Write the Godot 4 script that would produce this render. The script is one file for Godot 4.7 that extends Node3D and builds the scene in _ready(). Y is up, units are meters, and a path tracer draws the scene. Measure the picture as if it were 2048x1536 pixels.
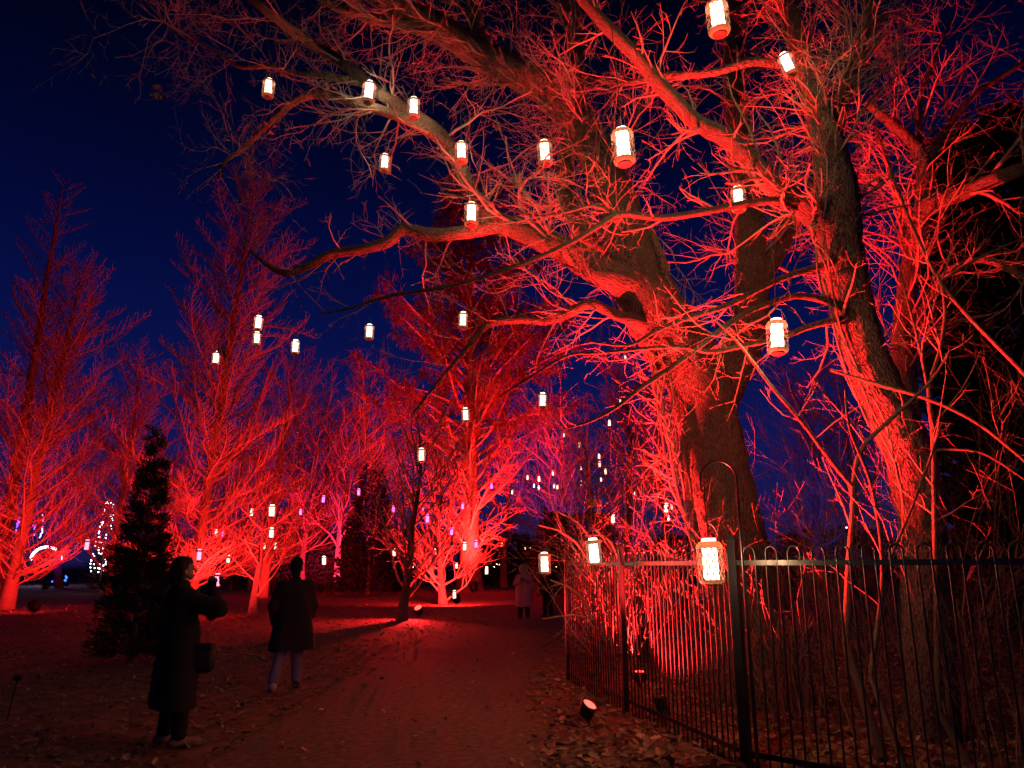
extends Node3D
# A night garden light trail: bare trees washed in red uplight, lanterns hung in the branches, iron railings on the right.

const FOCAL := 1480.0          # focal length in pixels of the 2048 x 1536 frame
const EYE := 1.62
var pitch := deg_to_rad(13.8)
var cp := cos(pitch)
var sp := sin(pitch)
var taken := {}
var M := {}
var rg := RandomNumberGenerator.new()
var hills := FastNoiseLite.new()
var barkn := FastNoiseLite.new()

# ------------------------------------------------------------------ mesh collector
class Mb:
	var v := PackedVector3Array()
	var n := PackedVector3Array()
	var uv := PackedVector2Array()
	var ix := PackedInt32Array()
	var off := Vector3.ZERO
	var with_uv := false

	func tri(a: Vector3, b: Vector3, c: Vector3) -> void:
		var f := (c - a).cross(b - a).normalized()
		var k := v.size()
		v.append(a - off); v.append(b - off); v.append(c - off)
		n.append(f); n.append(f); n.append(f)
		if with_uv:
			uv.append(Vector2(0, 0)); uv.append(Vector2(1, 0)); uv.append(Vector2(0, 1))
		ix.append(k); ix.append(k + 1); ix.append(k + 2)

	func quad(a: Vector3, b: Vector3, c: Vector3, d: Vector3) -> void:   # clockwise seen from the front
		var f := (c - a).cross(b - a).normalized()
		var k := v.size()
		v.append(a - off); v.append(b - off); v.append(c - off); v.append(d - off)
		for i in 4: n.append(f)
		if with_uv:
			uv.append(Vector2(0, 0)); uv.append(Vector2(1, 0)); uv.append(Vector2(1, 1)); uv.append(Vector2(0, 1))
		for i in [0, 1, 2, 0, 2, 3]: ix.append(k + i)

	func tube(p: PackedVector3Array, r: PackedFloat32Array, sides: int, rough: FastNoiseLite = null, depth := 0.0, cap := false) -> void:
		var m := p.size()
		var ring := sides + 1 if with_uv else sides
		var k := v.size()
		var t := (p[1] - p[0]).normalized()
		var u := t.cross(Vector3(0.31, 0.2, 0.93)).normalized()
		var along := 0.0
		var turns := maxf(1.0, roundf(r[0] * TAU / 0.32))
		for i in m:
			if i > 0:
				along += p[i].distance_to(p[i - 1])
			if i > 0 and i < m - 1:
				t = (p[i + 1] - p[i - 1]).normalized()
			elif i == m - 1:
				t = (p[i] - p[i - 1]).normalized()
			u = (u - t * u.dot(t)).normalized()
			var w := t.cross(u)
			var c := p[i] - off
			for j in ring:
				var a := TAU * j / sides
				var o := u * cos(a) + w * sin(a)
				var rr := r[i]
				if rough:
					var q := p[i] + o * r[i]
					var g := rough.get_noise_3d(q.x * 5.5, q.y * 1.2, q.z * 5.5)
					rr += depth * r[i] * (g + 0.35 * rough.get_noise_3d(q.x * 24.0, q.y * 4.0, q.z * 24.0))
				v.append(c + o * rr)
				n.append(o)
				if with_uv:
					uv.append(Vector2(turns * j / sides, along / 0.9))
		for i in m - 1:
			for j in sides:
				var a := k + i * ring + j
				var b := k + i * ring + (j + 1 if with_uv else (j + 1) % sides)
				ix.append(a); ix.append(a + ring); ix.append(b)
				ix.append(b); ix.append(a + ring); ix.append(b + ring)
		if cap:
			for e in 2:
				var at := 0 if e == 0 else m - 1
				var ce := v.size()
				var tt := (p[0] - p[1]).normalized() if e == 0 else (p[m - 1] - p[m - 2]).normalized()
				v.append(p[at] - off); n.append(tt)
				if with_uv: uv.append(Vector2.ZERO)
				for j in ring:
					v.append(v[k + at * ring + j]); n.append(tt)
					if with_uv: uv.append(Vector2.ZERO)
				for j in sides:
					var a := ce + 1 + j
					var b := ce + 1 + (j + 1 if with_uv else (j + 1) % sides)
					if e == 0:
						ix.append(ce); ix.append(a); ix.append(b)
					else:
						ix.append(ce); ix.append(b); ix.append(a)

	func twigline(p: PackedVector3Array, r0: float, r1: float) -> void:   # a cheap three-sided tapering tube
		var m := p.size()
		var k := v.size()
		var t := (p[m - 1] - p[0]).normalized()
		var u := t.cross(Vector3(0.31, 0.2, 0.93)).normalized()
		var w := t.cross(u)
		var o0 := u
		var o1 := u * -0.5 + w * 0.866
		var o2 := u * -0.5 - w * 0.866
		for i in m:
			var c := p[i] - off
			var r := lerpf(r0, r1, float(i) / (m - 1))
			v.append(c + o0 * r); v.append(c + o1 * r); v.append(c + o2 * r)
			n.append(o0); n.append(o1); n.append(o2)
		for i in m - 1:
			var a := k + i * 3
			ix.append(a); ix.append(a + 3); ix.append(a + 1); ix.append(a + 1); ix.append(a + 3); ix.append(a + 4)
			ix.append(a + 1); ix.append(a + 4); ix.append(a + 2); ix.append(a + 2); ix.append(a + 4); ix.append(a + 5)
			ix.append(a + 2); ix.append(a + 5); ix.append(a); ix.append(a); ix.append(a + 5); ix.append(a + 3)

	func lathe(c: Vector3, prof: PackedVector2Array, sides: int) -> void:   # (radius, height) pairs going up, smooth
		var k := v.size()
		for i in prof.size():
			var d := prof[mini(i + 1, prof.size() - 1)] - prof[maxi(i - 1, 0)]
			for j in sides:
				var a := TAU * j / sides
				v.append(c - off + Vector3(cos(a) * prof[i].x, prof[i].y, sin(a) * prof[i].x))
				n.append(Vector3(cos(a) * d.y, -d.x, sin(a) * d.y).normalized())
				if with_uv: uv.append(Vector2(float(j) / sides, prof[i].y))
		for i in prof.size() - 1:
			for j in sides:
				var a := k + i * sides + j
				var b := k + i * sides + (j + 1) % sides
				ix.append(a); ix.append(b); ix.append(a + sides)
				ix.append(b); ix.append(b + sides); ix.append(a + sides)

	func box(c: Vector3, s: Vector3, b := Basis.IDENTITY) -> void:
		var h := s * 0.5
		for ax in 3:
			for sg in [-1.0, 1.0]:
				var nn := Vector3.ZERO; nn[ax] = sg
				var e := Vector3.ZERO; e[(ax + 1) % 3] = 1.0
				var g := Vector3.ZERO; g[(ax + 2) % 3] = sg
				var o := c + b * (nn * h)
				var ee := b * (e * h)
				var gg := b * (g * h)
				quad(o - ee - gg, o - ee + gg, o + ee + gg, o + ee - gg)

	func add(o: Mb, x: Transform3D) -> void:
		var k := v.size()
		for i in o.v.size():
			v.append(x * o.v[i] - off)
			n.append((x.basis * o.n[i]).normalized())
		for i in o.ix: ix.append(k + i)

	func mesh() -> ArrayMesh:
		var a := []
		a.resize(Mesh.ARRAY_MAX)
		a[Mesh.ARRAY_VERTEX] = v
		a[Mesh.ARRAY_NORMAL] = n
		if with_uv: a[Mesh.ARRAY_TEX_UV] = uv
		a[Mesh.ARRAY_INDEX] = ix
		var out := ArrayMesh.new()
		out.add_surface_from_arrays(Mesh.PRIMITIVE_TRIANGLES, a)
		return out

# ------------------------------------------------------------------ small helpers
func px(x: float, y: float, zd: float) -> Vector3:     # the point seen there at that forward distance
	var a := (x - 1024.0) / FOCAL
	var b := (768.0 - y) / FOCAL
	var s := zd / (cp - b * sp)
	return Vector3(a * s, EYE + (b * cp + sp) * s, -zd)

func span(y: float, zd: float) -> float:               # metres per pixel there
	return zd / (cp - (768.0 - y) / FOCAL * sp) / FOCAL

func lie(x: float, z: float) -> float:                 # the ground's height
	var far := clampf((-z - 3.0) / 12.0, 0.0, 1.0)
	return 0.03 * far * hills.get_noise_2d(x * 4.0, z * 4.0) + 0.006 * hills.get_noise_2d(x * 30.0, z * 30.0)

func foot(x: float, zd: float) -> Vector3:             # the ground point in that picture column
	var wx := (x - 1024.0) / FOCAL * (zd * cp - EYE * sp)
	return Vector3(wx, lie(wx, -zd), -zd)

func numbered(s: String, where := "") -> String:
	var key := where + "/" + s
	taken[key] = taken.get(key, -1) + 1
	return s if taken[key] == 0 else "%s_%03d" % [s, taken[key]]

func tag(o: Node3D, label: String, category: String, group := "", kind := "") -> void:
	if label: o.set_meta("label", label)
	if category: o.set_meta("category", category)
	if group: o.set_meta("group", group)
	if kind: o.set_meta("kind", kind)

func thing(called: String, label: String, category: String, at: Vector3, group := "") -> Node3D:
	var o := Node3D.new()
	o.name = numbered(called)
	add_child(o, true)
	o.position = at
	tag(o, label, category, group)
	return o

func part(called: String, me: Mesh, mat: Material, parent: Node3D, kind := "") -> MeshInstance3D:
	var o := MeshInstance3D.new()
	o.name = numbered(called, str(parent.get_instance_id()))
	o.mesh = me
	o.material_override = mat
	parent.add_child(o, true)
	if kind: o.set_meta("kind", kind)
	return o

func struct(called: String, me: Mesh, mat: Material) -> MeshInstance3D:
	var o := part(called, me, mat, self)
	o.set_meta("kind", "structure")
	return o

func lin(r: float, g: float, b: float) -> Color:
	return Color(r, g, b).linear_to_srgb()

func plain(c: Color, rough := 0.9, metal := 0.0) -> StandardMaterial3D:
	var m := StandardMaterial3D.new()
	m.albedo_color = c
	m.roughness = rough
	m.metallic = metal
	return m

func glow(c: Color, times: float) -> StandardMaterial3D:
	var m := plain(Color(0.8, 0.8, 0.8), 0.6)
	m.emission_enabled = true
	m.emission = c
	m.emission_energy_multiplier = times
	return m

func noise_tex(size: int, freq: float, kind: int, octaves: int, a: Color, b: Color, seeded: int) -> NoiseTexture2D:
	var f := FastNoiseLite.new()
	f.seed = seeded
	f.noise_type = FastNoiseLite.TYPE_SIMPLEX_SMOOTH
	f.frequency = freq
	f.fractal_type = kind
	f.fractal_octaves = octaves
	var t := NoiseTexture2D.new()
	t.width = size; t.height = size
	t.seamless = true
	t.noise = f
	var g := Gradient.new()
	g.set_color(0, a); g.set_color(1, b)
	t.color_ramp = g
	return t

func curve_of(a: Array, step := 0.16) -> Array:        # [[x, y, distance, width in pixels], ...] -> smooth points and radii
	var p := PackedVector3Array()
	var r := PackedFloat32Array()
	for q in a:
		p.append(px(q[0], q[1], q[2]))
		r.append(0.5 * q[3] * span(q[1], q[2]))
	return smooth(p, r, step)

func smooth(p: PackedVector3Array, r: PackedFloat32Array, step := 0.16) -> Array:
	var po := PackedVector3Array()
	var ro := PackedFloat32Array()
	for i in p.size() - 1:
		var a := p[maxi(i - 1, 0)]
		var d := p[mini(i + 2, p.size() - 1)]
		var k := maxi(1, int(p[i].distance_to(p[i + 1]) / step))
		for j in k:
			var t := float(j) / k
			po.append(p[i].cubic_interpolate(p[i + 1], a, d, t))
			ro.append(lerpf(r[i], r[i + 1], t))
	po.append(p[p.size() - 1]); ro.append(r[r.size() - 1])
	return [po, ro]

func rv() -> Vector3:
	return Vector3(rg.randf_range(-1, 1), rg.randf_range(-1, 1), rg.randf_range(-1, 1))

func aside(d: Vector3, angle: float) -> Vector3:       # d turned by that angle in a random direction
	var s := d.cross(rv())
	if s.length_squared() < 1e-5: s = d.cross(Vector3.UP + Vector3(0.1, 0, 0))
	return d.rotated(s.normalized(), angle)

# a branching twig: level 0 bears nothing; how = {up, wander, per_m, ratio, open}
func sprout(mb: Mb, p: Vector3, d: Vector3, length: float, r: float, level: int, how: Dictionary) -> void:
	var k := 2 if level == 0 else clampi(int(length / 0.2), 3, 9)
	if level == 0 and length > 0.35: k = 3
	var pts := PackedVector3Array([p])
	var q := p
	var dd := d
	var step := length / k
	var dirs := PackedVector3Array([d])
	for i in k:
		dd = (dd + rv() * how.wander + Vector3.UP * how.up).normalized()
		q += dd * step
		pts.append(q)
		dirs.append(dd)
	if r > 0.014:
		var rad := PackedFloat32Array()
		for i in k + 1: rad.append(lerpf(r, maxf(0.0035, r * 0.3), float(i) / k))
		mb.tube(pts, rad, 5)
	else:
		mb.twigline(pts, r, maxf(0.0018, r * 0.3))
	if level == 0: return
	var count := maxi(2, int(length * how.per_m * rg.randf_range(0.8, 1.25)))
	for c in count:
		var t := rg.randf_range(0.12, 1.0)
		var f := t * k
		var i := mini(int(f), k - 1)
		var at := pts[i].lerp(pts[i + 1], f - i)
		var l: float = length * how.ratio * rg.randf_range(0.55, 1.25) * (1.1 - 0.5 * t)
		sprout(mb, at, aside(dirs[i + 1], rg.randf_range(0.5, 1.15) * how.open), l, maxf(0.0026, lerpf(r, r * 0.3, t) * 0.55), level - 1, how)

# side branches along a limb
func clothe(mb: Mb, c: Array, from: float, per_m: float, lo: float, hi: float, level: int, how: Dictionary, thick := 0.22) -> void:
	var p: PackedVector3Array = c[0]
	var r: PackedFloat32Array = c[1]
	var total := 0.0
	for i in p.size() - 1: total += p[i].distance_to(p[i + 1])
	for k in int(total * per_m * (1.0 - from)):
		var t := rg.randf_range(from, 1.0) * (p.size() - 1)
		var i := mini(int(t), p.size() - 2)
		var d := (p[i + 1] - p[i]).normalized()
		var at := p[i].lerp(p[i + 1], t - i)
		sprout(mb, at, aside(d, rg.randf_range(0.55, 1.3)), rg.randf_range(lo, hi) * (1.1 - 0.35 * t / p.size()), clampf(r[i] * thick, 0.006, 0.028), level, how)

func leaf_card(mb: Mb, p: Vector3, d: Vector3, side: Vector3, length: float, width: float) -> void:   # a folded, drooping leaf of four faces
	var nn := d.cross(side).normalized()
	var a := p
	var m := p + d * length * 0.5 + nn * length * 0.08
	var e := p + d * length
	var l := m + side * width * 0.5 - nn * width * 0.2
	var r := m - side * width * 0.5 - nn * width * 0.2
	mb.tri(a, l, m); mb.tri(a, m, r); mb.tri(l, e, m); mb.tri(m, e, r)

# ------------------------------------------------------------------ field meshing for people
func nets(bones: Array, cell: float, k: float) -> Mb:
	var lo := Vector3.INF
	var hi := -Vector3.INF
	for b in bones:
		var rr: float = maxf(b[2], b[3])
		for e in [b[0], b[1]]:
			lo = lo.min(e - Vector3.ONE * (rr + k + cell * 2.0))
			hi = hi.max(e + Vector3.ONE * (rr + k + cell * 2.0))
	var nx := int((hi.x - lo.x) / cell) + 2
	var ny := int((hi.y - lo.y) / cell) + 2
	var nz := int((hi.z - lo.z) / cell) + 2
	var f := PackedFloat32Array()
	f.resize(nx * ny * nz)
	f.fill(1.0)
	for b in bones:
		var a: Vector3 = b[0]
		var e: Vector3 = b[1]
		var ra: float = b[2]
		var rb: float = b[3]
		var mr := maxf(ra, rb) + k + cell
		var i0 := (a.min(e) - Vector3.ONE * mr - lo) / cell
		var i1 := (a.max(e) + Vector3.ONE * mr - lo) / cell
		var ab := e - a
		var inv := 1.0 / maxf(ab.length_squared(), 1e-9)
		for z in range(maxi(0, int(i0.z)), mini(nz, int(i1.z) + 1)):
			for y in range(maxi(0, int(i0.y)), mini(ny, int(i1.y) + 1)):
				var row := (z * ny + y) * nx
				for x in range(maxi(0, int(i0.x)), mini(nx, int(i1.x) + 1)):
					var ap := lo + Vector3(x, y, z) * cell - a
					var t := clampf(ap.dot(ab) * inv, 0.0, 1.0)
					var d := (ap - ab * t).length() - ra - (rb - ra) * t
					var o := f[row + x]
					var h := maxf(k - absf(d - o), 0.0) / k
					f[row + x] = minf(d, o) - h * h * k * 0.25
	var mb := Mb.new()
	var ids := PackedInt32Array()
	ids.resize(f.size())
	ids.fill(-1)
	var sx := 1
	var sy := nx
	var sz := nx * ny
	for z in nz - 1:
		for y in ny - 1:
			for x in nx - 1:
				var i := x + y * sy + z * sz
				var c0 := f[i]; var c1 := f[i + sx]; var c2 := f[i + sy]; var c3 := f[i + sx + sy]
				var c4 := f[i + sz]; var c5 := f[i + sx + sz]; var c6 := f[i + sy + sz]; var c7 := f[i + sx + sy + sz]
				var inside := int(c0 < 0) + int(c1 < 0) + int(c2 < 0) + int(c3 < 0) + int(c4 < 0) + int(c5 < 0) + int(c6 < 0) + int(c7 < 0)
				if inside == 0 or inside == 8: continue
				var s := Vector3.ZERO
				var m := 0
				if (c0 < 0) != (c1 < 0): s += Vector3(c0 / (c0 - c1), 0, 0); m += 1
				if (c2 < 0) != (c3 < 0): s += Vector3(c2 / (c2 - c3), 1, 0); m += 1
				if (c4 < 0) != (c5 < 0): s += Vector3(c4 / (c4 - c5), 0, 1); m += 1
				if (c6 < 0) != (c7 < 0): s += Vector3(c6 / (c6 - c7), 1, 1); m += 1
				if (c0 < 0) != (c2 < 0): s += Vector3(0, c0 / (c0 - c2), 0); m += 1
				if (c1 < 0) != (c3 < 0): s += Vector3(1, c1 / (c1 - c3), 0); m += 1
				if (c4 < 0) != (c6 < 0): s += Vector3(0, c4 / (c4 - c6), 1); m += 1
				if (c5 < 0) != (c7 < 0): s += Vector3(1, c5 / (c5 - c7), 1); m += 1
				if (c0 < 0) != (c4 < 0): s += Vector3(0, 0, c0 / (c0 - c4)); m += 1
				if (c1 < 0) != (c5 < 0): s += Vector3(1, 0, c1 / (c1 - c5)); m += 1
				if (c2 < 0) != (c6 < 0): s += Vector3(0, 1, c2 / (c2 - c6)); m += 1
				if (c3 < 0) != (c7 < 0): s += Vector3(1, 1, c3 / (c3 - c7)); m += 1
				ids[i] = mb.v.size()
				mb.v.append(lo + (Vector3(x, y, z) + s / m) * cell)
				mb.n.append(Vector3(c1 + c3 + c5 + c7 - c0 - c2 - c4 - c6, c2 + c3 + c6 + c7 - c0 - c1 - c4 - c5, c4 + c5 + c6 + c7 - c0 - c1 - c2 - c3).normalized())
	for z in range(1, nz - 1):
		for y in range(1, ny - 1):
			for x in range(1, nx - 1):
				var i := x + y * sy + z * sz
				var here := f[i] < 0
				for ax in 3:
					var st: int = [sx, sy, sz][ax]
					if here == (f[i + st] < 0): continue
					var u: int = [sy, sz, sx][ax]
					var w: int = [sz, sx, sy][ax]
					var a := ids[i]; var b := ids[i - u]; var c := ids[i - u - w]; var d := ids[i - w]
					if a < 0 or b < 0 or c < 0 or d < 0: continue
					var q := [a, b, c, a, c, d] if not here else [a, c, b, a, d, c]
					for e in q: mb.ix.append(e)
	return mb

# ------------------------------------------------------------------ materials
func make_materials() -> void:
	var bark_h := noise_tex(512, 0.012, FastNoiseLite.FRACTAL_RIDGED, 4, Color.BLACK, Color.WHITE, 11)
	var bark_c := noise_tex(512, 0.016, FastNoiseLite.FRACTAL_RIDGED, 5, lin(0.07, 0.05, 0.034), lin(0.43, 0.33, 0.245), 12)
	var bark := plain(Color.WHITE, 0.95)
	bark.albedo_texture = bark_c
	bark.heightmap_enabled = true
	bark.heightmap_texture = bark_h
	bark.heightmap_scale = 6.0
	M.bark = bark
	var pale := bark.duplicate()
	pale.albedo_color = Color(1.0, 0.93, 0.86)
	pale.heightmap_scale = 1.2
	M.bark_pale = pale
	M.twig = plain(lin(0.36, 0.23, 0.16), 0.8)
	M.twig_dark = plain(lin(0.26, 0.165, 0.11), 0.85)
	M.twig_grey = plain(lin(0.30, 0.26, 0.22), 0.85)
	M.redwood = plain(lin(0.33, 0.20, 0.14), 0.9)
	M.rust = plain(lin(0.17, 0.075, 0.045), 0.8)
	M.rust.backlight_enabled = true
	M.rust.backlight = Color(0.6, 0.35, 0.2)
	M.rust.cull_mode = BaseMaterial3D.CULL_DISABLED
	M.needle = plain(lin(0.03, 0.045, 0.025), 0.9)
	M.needle.cull_mode = BaseMaterial3D.CULL_DISABLED
	M.evergreen = plain(lin(0.022, 0.03, 0.017), 0.8)
	M.evergreen.cull_mode = BaseMaterial3D.CULL_DISABLED
	M.dead_leaf = plain(lin(0.30, 0.17, 0.08), 0.8)
	M.dead_leaf.cull_mode = BaseMaterial3D.CULL_DISABLED
	M.iron = plain(lin(0.013, 0.013, 0.014), 0.33)
	M.iron.metallic_specular = 0.6
	M.black = plain(lin(0.012, 0.012, 0.012), 0.55)
	M.wire = plain(lin(0.03, 0.03, 0.03), 0.6)
	M.copper = plain(lin(0.15, 0.075, 0.045), 0.6)
	M.copper.backlight_enabled = true
	M.copper.backlight = Color(0.10, 0.06, 0.04)
	M.bronze = plain(lin(0.22, 0.12, 0.095), 0.5)
	M.bronze.backlight_enabled = true
	M.bronze.backlight = Color(0.24, 0.16, 0.12)
	M.tube = glow(Color(1.0, 0.91, 0.82), 7.0)
	M.tube_dim = glow(Color(1.0, 0.89, 0.78), 3.6)
	M.tube_warm = glow(Color(1.0, 0.86, 0.72), 4.5)
	M.tube_pink = glow(Color(1.0, 0.42, 0.9), 4.5)
	M.tube_rose = glow(Color(1.0, 0.5, 0.62), 4.0)
	M.lens = glow(Color(1.0, 0.2, 0.16), 8.0)
	M.lens_blue = glow(Color(0.15, 0.25, 1.0), 6.0)
	M.coat_black = plain(lin(0.008, 0.008, 0.009), 0.9)
	M.coat_navy = plain(lin(0.010, 0.011, 0.016), 0.92)
	M.trouser_black = plain(lin(0.01, 0.01, 0.011), 0.95)
	M.jeans = plain(lin(0.16, 0.19, 0.30), 0.9)
	M.coat_pink = plain(lin(0.78, 0.27, 0.28), 0.8)
	M.fur = plain(lin(0.55, 0.42, 0.34), 0.95)
	M.skin = plain(lin(0.42, 0.26, 0.19), 0.6)
	M.hair = plain(lin(0.02, 0.014, 0.01), 0.7)
	M.shoe_tan = plain(lin(0.26, 0.18, 0.12), 0.7)
	M.shoe_pale = plain(lin(0.5, 0.48, 0.46), 0.7)
	M.chrome = plain(lin(0.7, 0.7, 0.7), 0.2, 1.0)
	M.phone = plain(lin(0.01, 0.01, 0.012), 0.2)
	var ground := plain(Color.WHITE, 0.95)
	ground.albedo_texture = noise_tex(1024, 0.01, FastNoiseLite.FRACTAL_FBM, 6, lin(0.08, 0.036, 0.02), lin(0.27, 0.13, 0.075), 5)
	ground.uv1_triplanar = true
	ground.uv1_world_triplanar = true
	ground.uv1_scale = Vector3(0.33, 0.33, 0.33)
	ground.heightmap_enabled = true
	ground.heightmap_texture = noise_tex(1024, 0.03, FastNoiseLite.FRACTAL_FBM, 5, Color.BLACK, Color.WHITE, 6)
	ground.heightmap_scale = 1.6
	M.ground = ground
	var path := plain(Color.WHITE, 0.9)
	path.albedo_texture = noise_tex(1024, 0.02, FastNoiseLite.FRACTAL_FBM, 6, lin(0.09, 0.05, 0.034), lin(0.23, 0.14, 0.098), 7)
	path.uv1_triplanar = true
	path.uv1_world_triplanar = true
	path.uv1_scale = Vector3(0.4, 0.4, 0.4)
	path.heightmap_enabled = true
	path.heightmap_texture = noise_tex(1024, 0.12, FastNoiseLite.FRACTAL_FBM, 3, Color.BLACK, Color.WHITE, 8)
	path.heightmap_scale = 0.5
	M.path = path
	M.litter = plain(Color.WHITE, 0.85)
	M.litter.vertex_color_use_as_albedo = true
	M.litter.cull_mode = BaseMaterial3D.CULL_DISABLED

# ------------------------------------------------------------------ sky: a clear night, navy paling towards the horizon
func night_sky() -> PanoramaSkyMaterial:
	var im := Image.create(64, 512, false, Image.FORMAT_RGBF)
	for y in 512:
		var e := 90.0 - (y + 0.5) / 512.0 * 180.0
		var b := 0.0
		if e >= 0.0:
			b = 0.10 * exp(-pow(e / 23.5, 2.2)) * (1.0 - 0.5 * exp(-e / 9.0)) + 0.005 * exp(-e / 40.0)
		else:
			b = 0.004
		var warm := exp(-maxf(e, 0.0) / 8.0)
		var c := Color(b * (0.012 + 0.15 * warm) + 0.0002, b * (0.07 + 0.06 * warm) + 0.0002, b)
		for x in 64: im.set_pixel(x, y, c)
	var s := PanoramaSkyMaterial.new()
	s.panorama = ImageTexture.create_from_image(im)
	return s

# ------------------------------------------------------------------ lamps
func lamp_body(mb: Mb, r: float, length: float) -> void:
	var p := PackedVector2Array([Vector2(0.0, -length), Vector2(r * 0.55, -length), Vector2(r * 0.8, -length * 0.85), Vector2(r, -length * 0.3), Vector2(r, 0.0), Vector2(r * 1.08, 0.0), Vector2(r * 1.08, 0.02), Vector2(r * 0.93, 0.02), Vector2(r * 0.93, -0.012)])
	mb.lathe(Vector3.ZERO, p, 24)

# a garden floodlight: spike, yoke, head with a glowing lens, and its light just in front of the lens
func flood(at: Vector3, aim: Vector3, r: float, energy: float, angle: float, label: String, colour: Color, lens: Material, group := "floodlights on the ground", blend := 0.5) -> Node3D:
	var t := thing("floodlight", label, "floodlight", at, group)
	var h := r * 1.9 + 0.06
	var d := (aim - (at + Vector3(0, h, 0))).normalized()
	var head := Mb.new()
	lamp_body(head, r, r * 1.7)
	for k in 7:      # cooling fins
		var a := TAU * k / 7
		head.box(Vector3(cos(a) * r * 0.86, -r * 1.1, sin(a) * r * 0.86), Vector3(0.012, r * 0.9, 0.012))
	var tilt := Basis(Quaternion(Vector3.UP, d))
	var o := part("lamp_head", head.mesh(), M.black, t)
	o.transform = Transform3D(tilt, Vector3(0, h, 0))
	var le := Mb.new()
	le.lathe(Vector3.ZERO, PackedVector2Array([Vector2(r * 0.92, 0.0), Vector2(r * 0.6, 0.008), Vector2(0.0, 0.012)]), 24)
	var l := part("lens", le.mesh(), lens, t)
	l.transform = o.transform
	var y := Mb.new()
	var side := d.cross(Vector3.UP).normalized()
	if side.length() < 0.5: side = Vector3.RIGHT
	var pts := PackedVector3Array()
	for k in 9:
		var a := PI * k / 8
		pts.append(Vector3(0, h, 0) + side * cos(a) * r * 1.2 + Vector3.DOWN * sin(a) * r * 1.55 - d * r * 0.3)
	var rad := PackedFloat32Array(); rad.resize(9); rad.fill(0.011)
	y.tube(pts, rad, 6)
	part("yoke", y.mesh(), M.black, t)
	var s := Mb.new()
	s.tube(PackedVector3Array([Vector3(0, -0.12, 0) - d * r * 0.3, Vector3(0, h - r * 1.5, 0) - d * r * 0.3]), PackedFloat32Array([0.005, 0.02]), 6)
	s.box(Vector3(0, 0.012, 0) - d * r * 0.3, Vector3(0.2, 0.012, 0.12))
	part("ground_spike", s.mesh(), M.black, t)
	var li := SpotLight3D.new()
	li.name = "flood_beam"
	li.light_color = colour
	li.light_energy = energy
	li.spot_angle = angle
	li.spot_angle_attenuation = blend
	li.spot_range = 80.0
	li.spot_attenuation = 2.0
	li.light_size = r * 0.8
	li.shadow_enabled = true
	t.add_child(li, true)
	li.transform = Transform3D(Basis.looking_at(d, Vector3.UP if absf(d.y) < 0.98 else Vector3.FORWARD), Vector3(0, h, 0) + d * 0.035)
	return t

var lantern_parts := {}

func lantern_meshes() -> void:
	var tube := Mb.new()
	tube.lathe(Vector3.ZERO, PackedVector2Array([Vector2(0, 0.035), Vector2(0.046, 0.035), Vector2(0.05, 0.06), Vector2(0.047, 0.318), Vector2(0.043, 0.328), Vector2(0, 0.33)]), 16)
	lantern_parts.tube = tube.mesh()
	var sl := Mb.new()
	var rows := 12
	var around := 14
	for dirn in [-1.0, 1.0]:
		for k in around:
			for i in rows:
				var q := []
				for e in [0, 1]:
					var h := float(i + e) / rows
					var a: float = TAU * (k + dirn * h * 2.6) / around
					var y := 0.042 + 0.218 * h
					var r: float = 0.083 + 0.006 * dirn * 0.15
					for s in [-1.0, 1.0]:
						var aa: float = a + s * 0.036
						q.append(Vector3(cos(aa) * r, y, sin(aa) * r))
				sl.quad(q[0], q[2], q[3], q[1])
	# rounded foot, shoulder and top ring
	sl.lathe(Vector3.ZERO, PackedVector2Array([Vector2(0.052, 0.012), Vector2(0.066, 0.016), Vector2(0.077, 0.026), Vector2(0.083, 0.042)]), 20)
	sl.lathe(Vector3.ZERO, PackedVector2Array([Vector2(0.084, 0.258), Vector2(0.0835, 0.275), Vector2(0.079, 0.29), Vector2(0.069, 0.301), Vector2(0.056, 0.306), Vector2(0.052, 0.304)]), 20)
	lantern_parts.sleeve = sl.mesh()
	var ba := Mb.new()
	ba.lathe(Vector3.ZERO, PackedVector2Array([Vector2(0, 0.0), Vector2(0.05, 0.0), Vector2(0.053, 0.006), Vector2(0.052, 0.016), Vector2(0.046, 0.022), Vector2(0, 0.022)]), 20)
	lantern_parts.base = ba.mesh()
	var hd := Mb.new()
	var pts := PackedVector3Array()
	for k in 11:
		var a := PI * k / 10
		pts.append(Vector3(cos(a) * 0.082, 0.285 + sin(a) * 0.15, 0))
	var rad := PackedFloat32Array(); rad.resize(11); rad.fill(0.0025)
	hd.tube(pts, rad, 4)
	lantern_parts.handle = hd.mesh()

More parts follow.
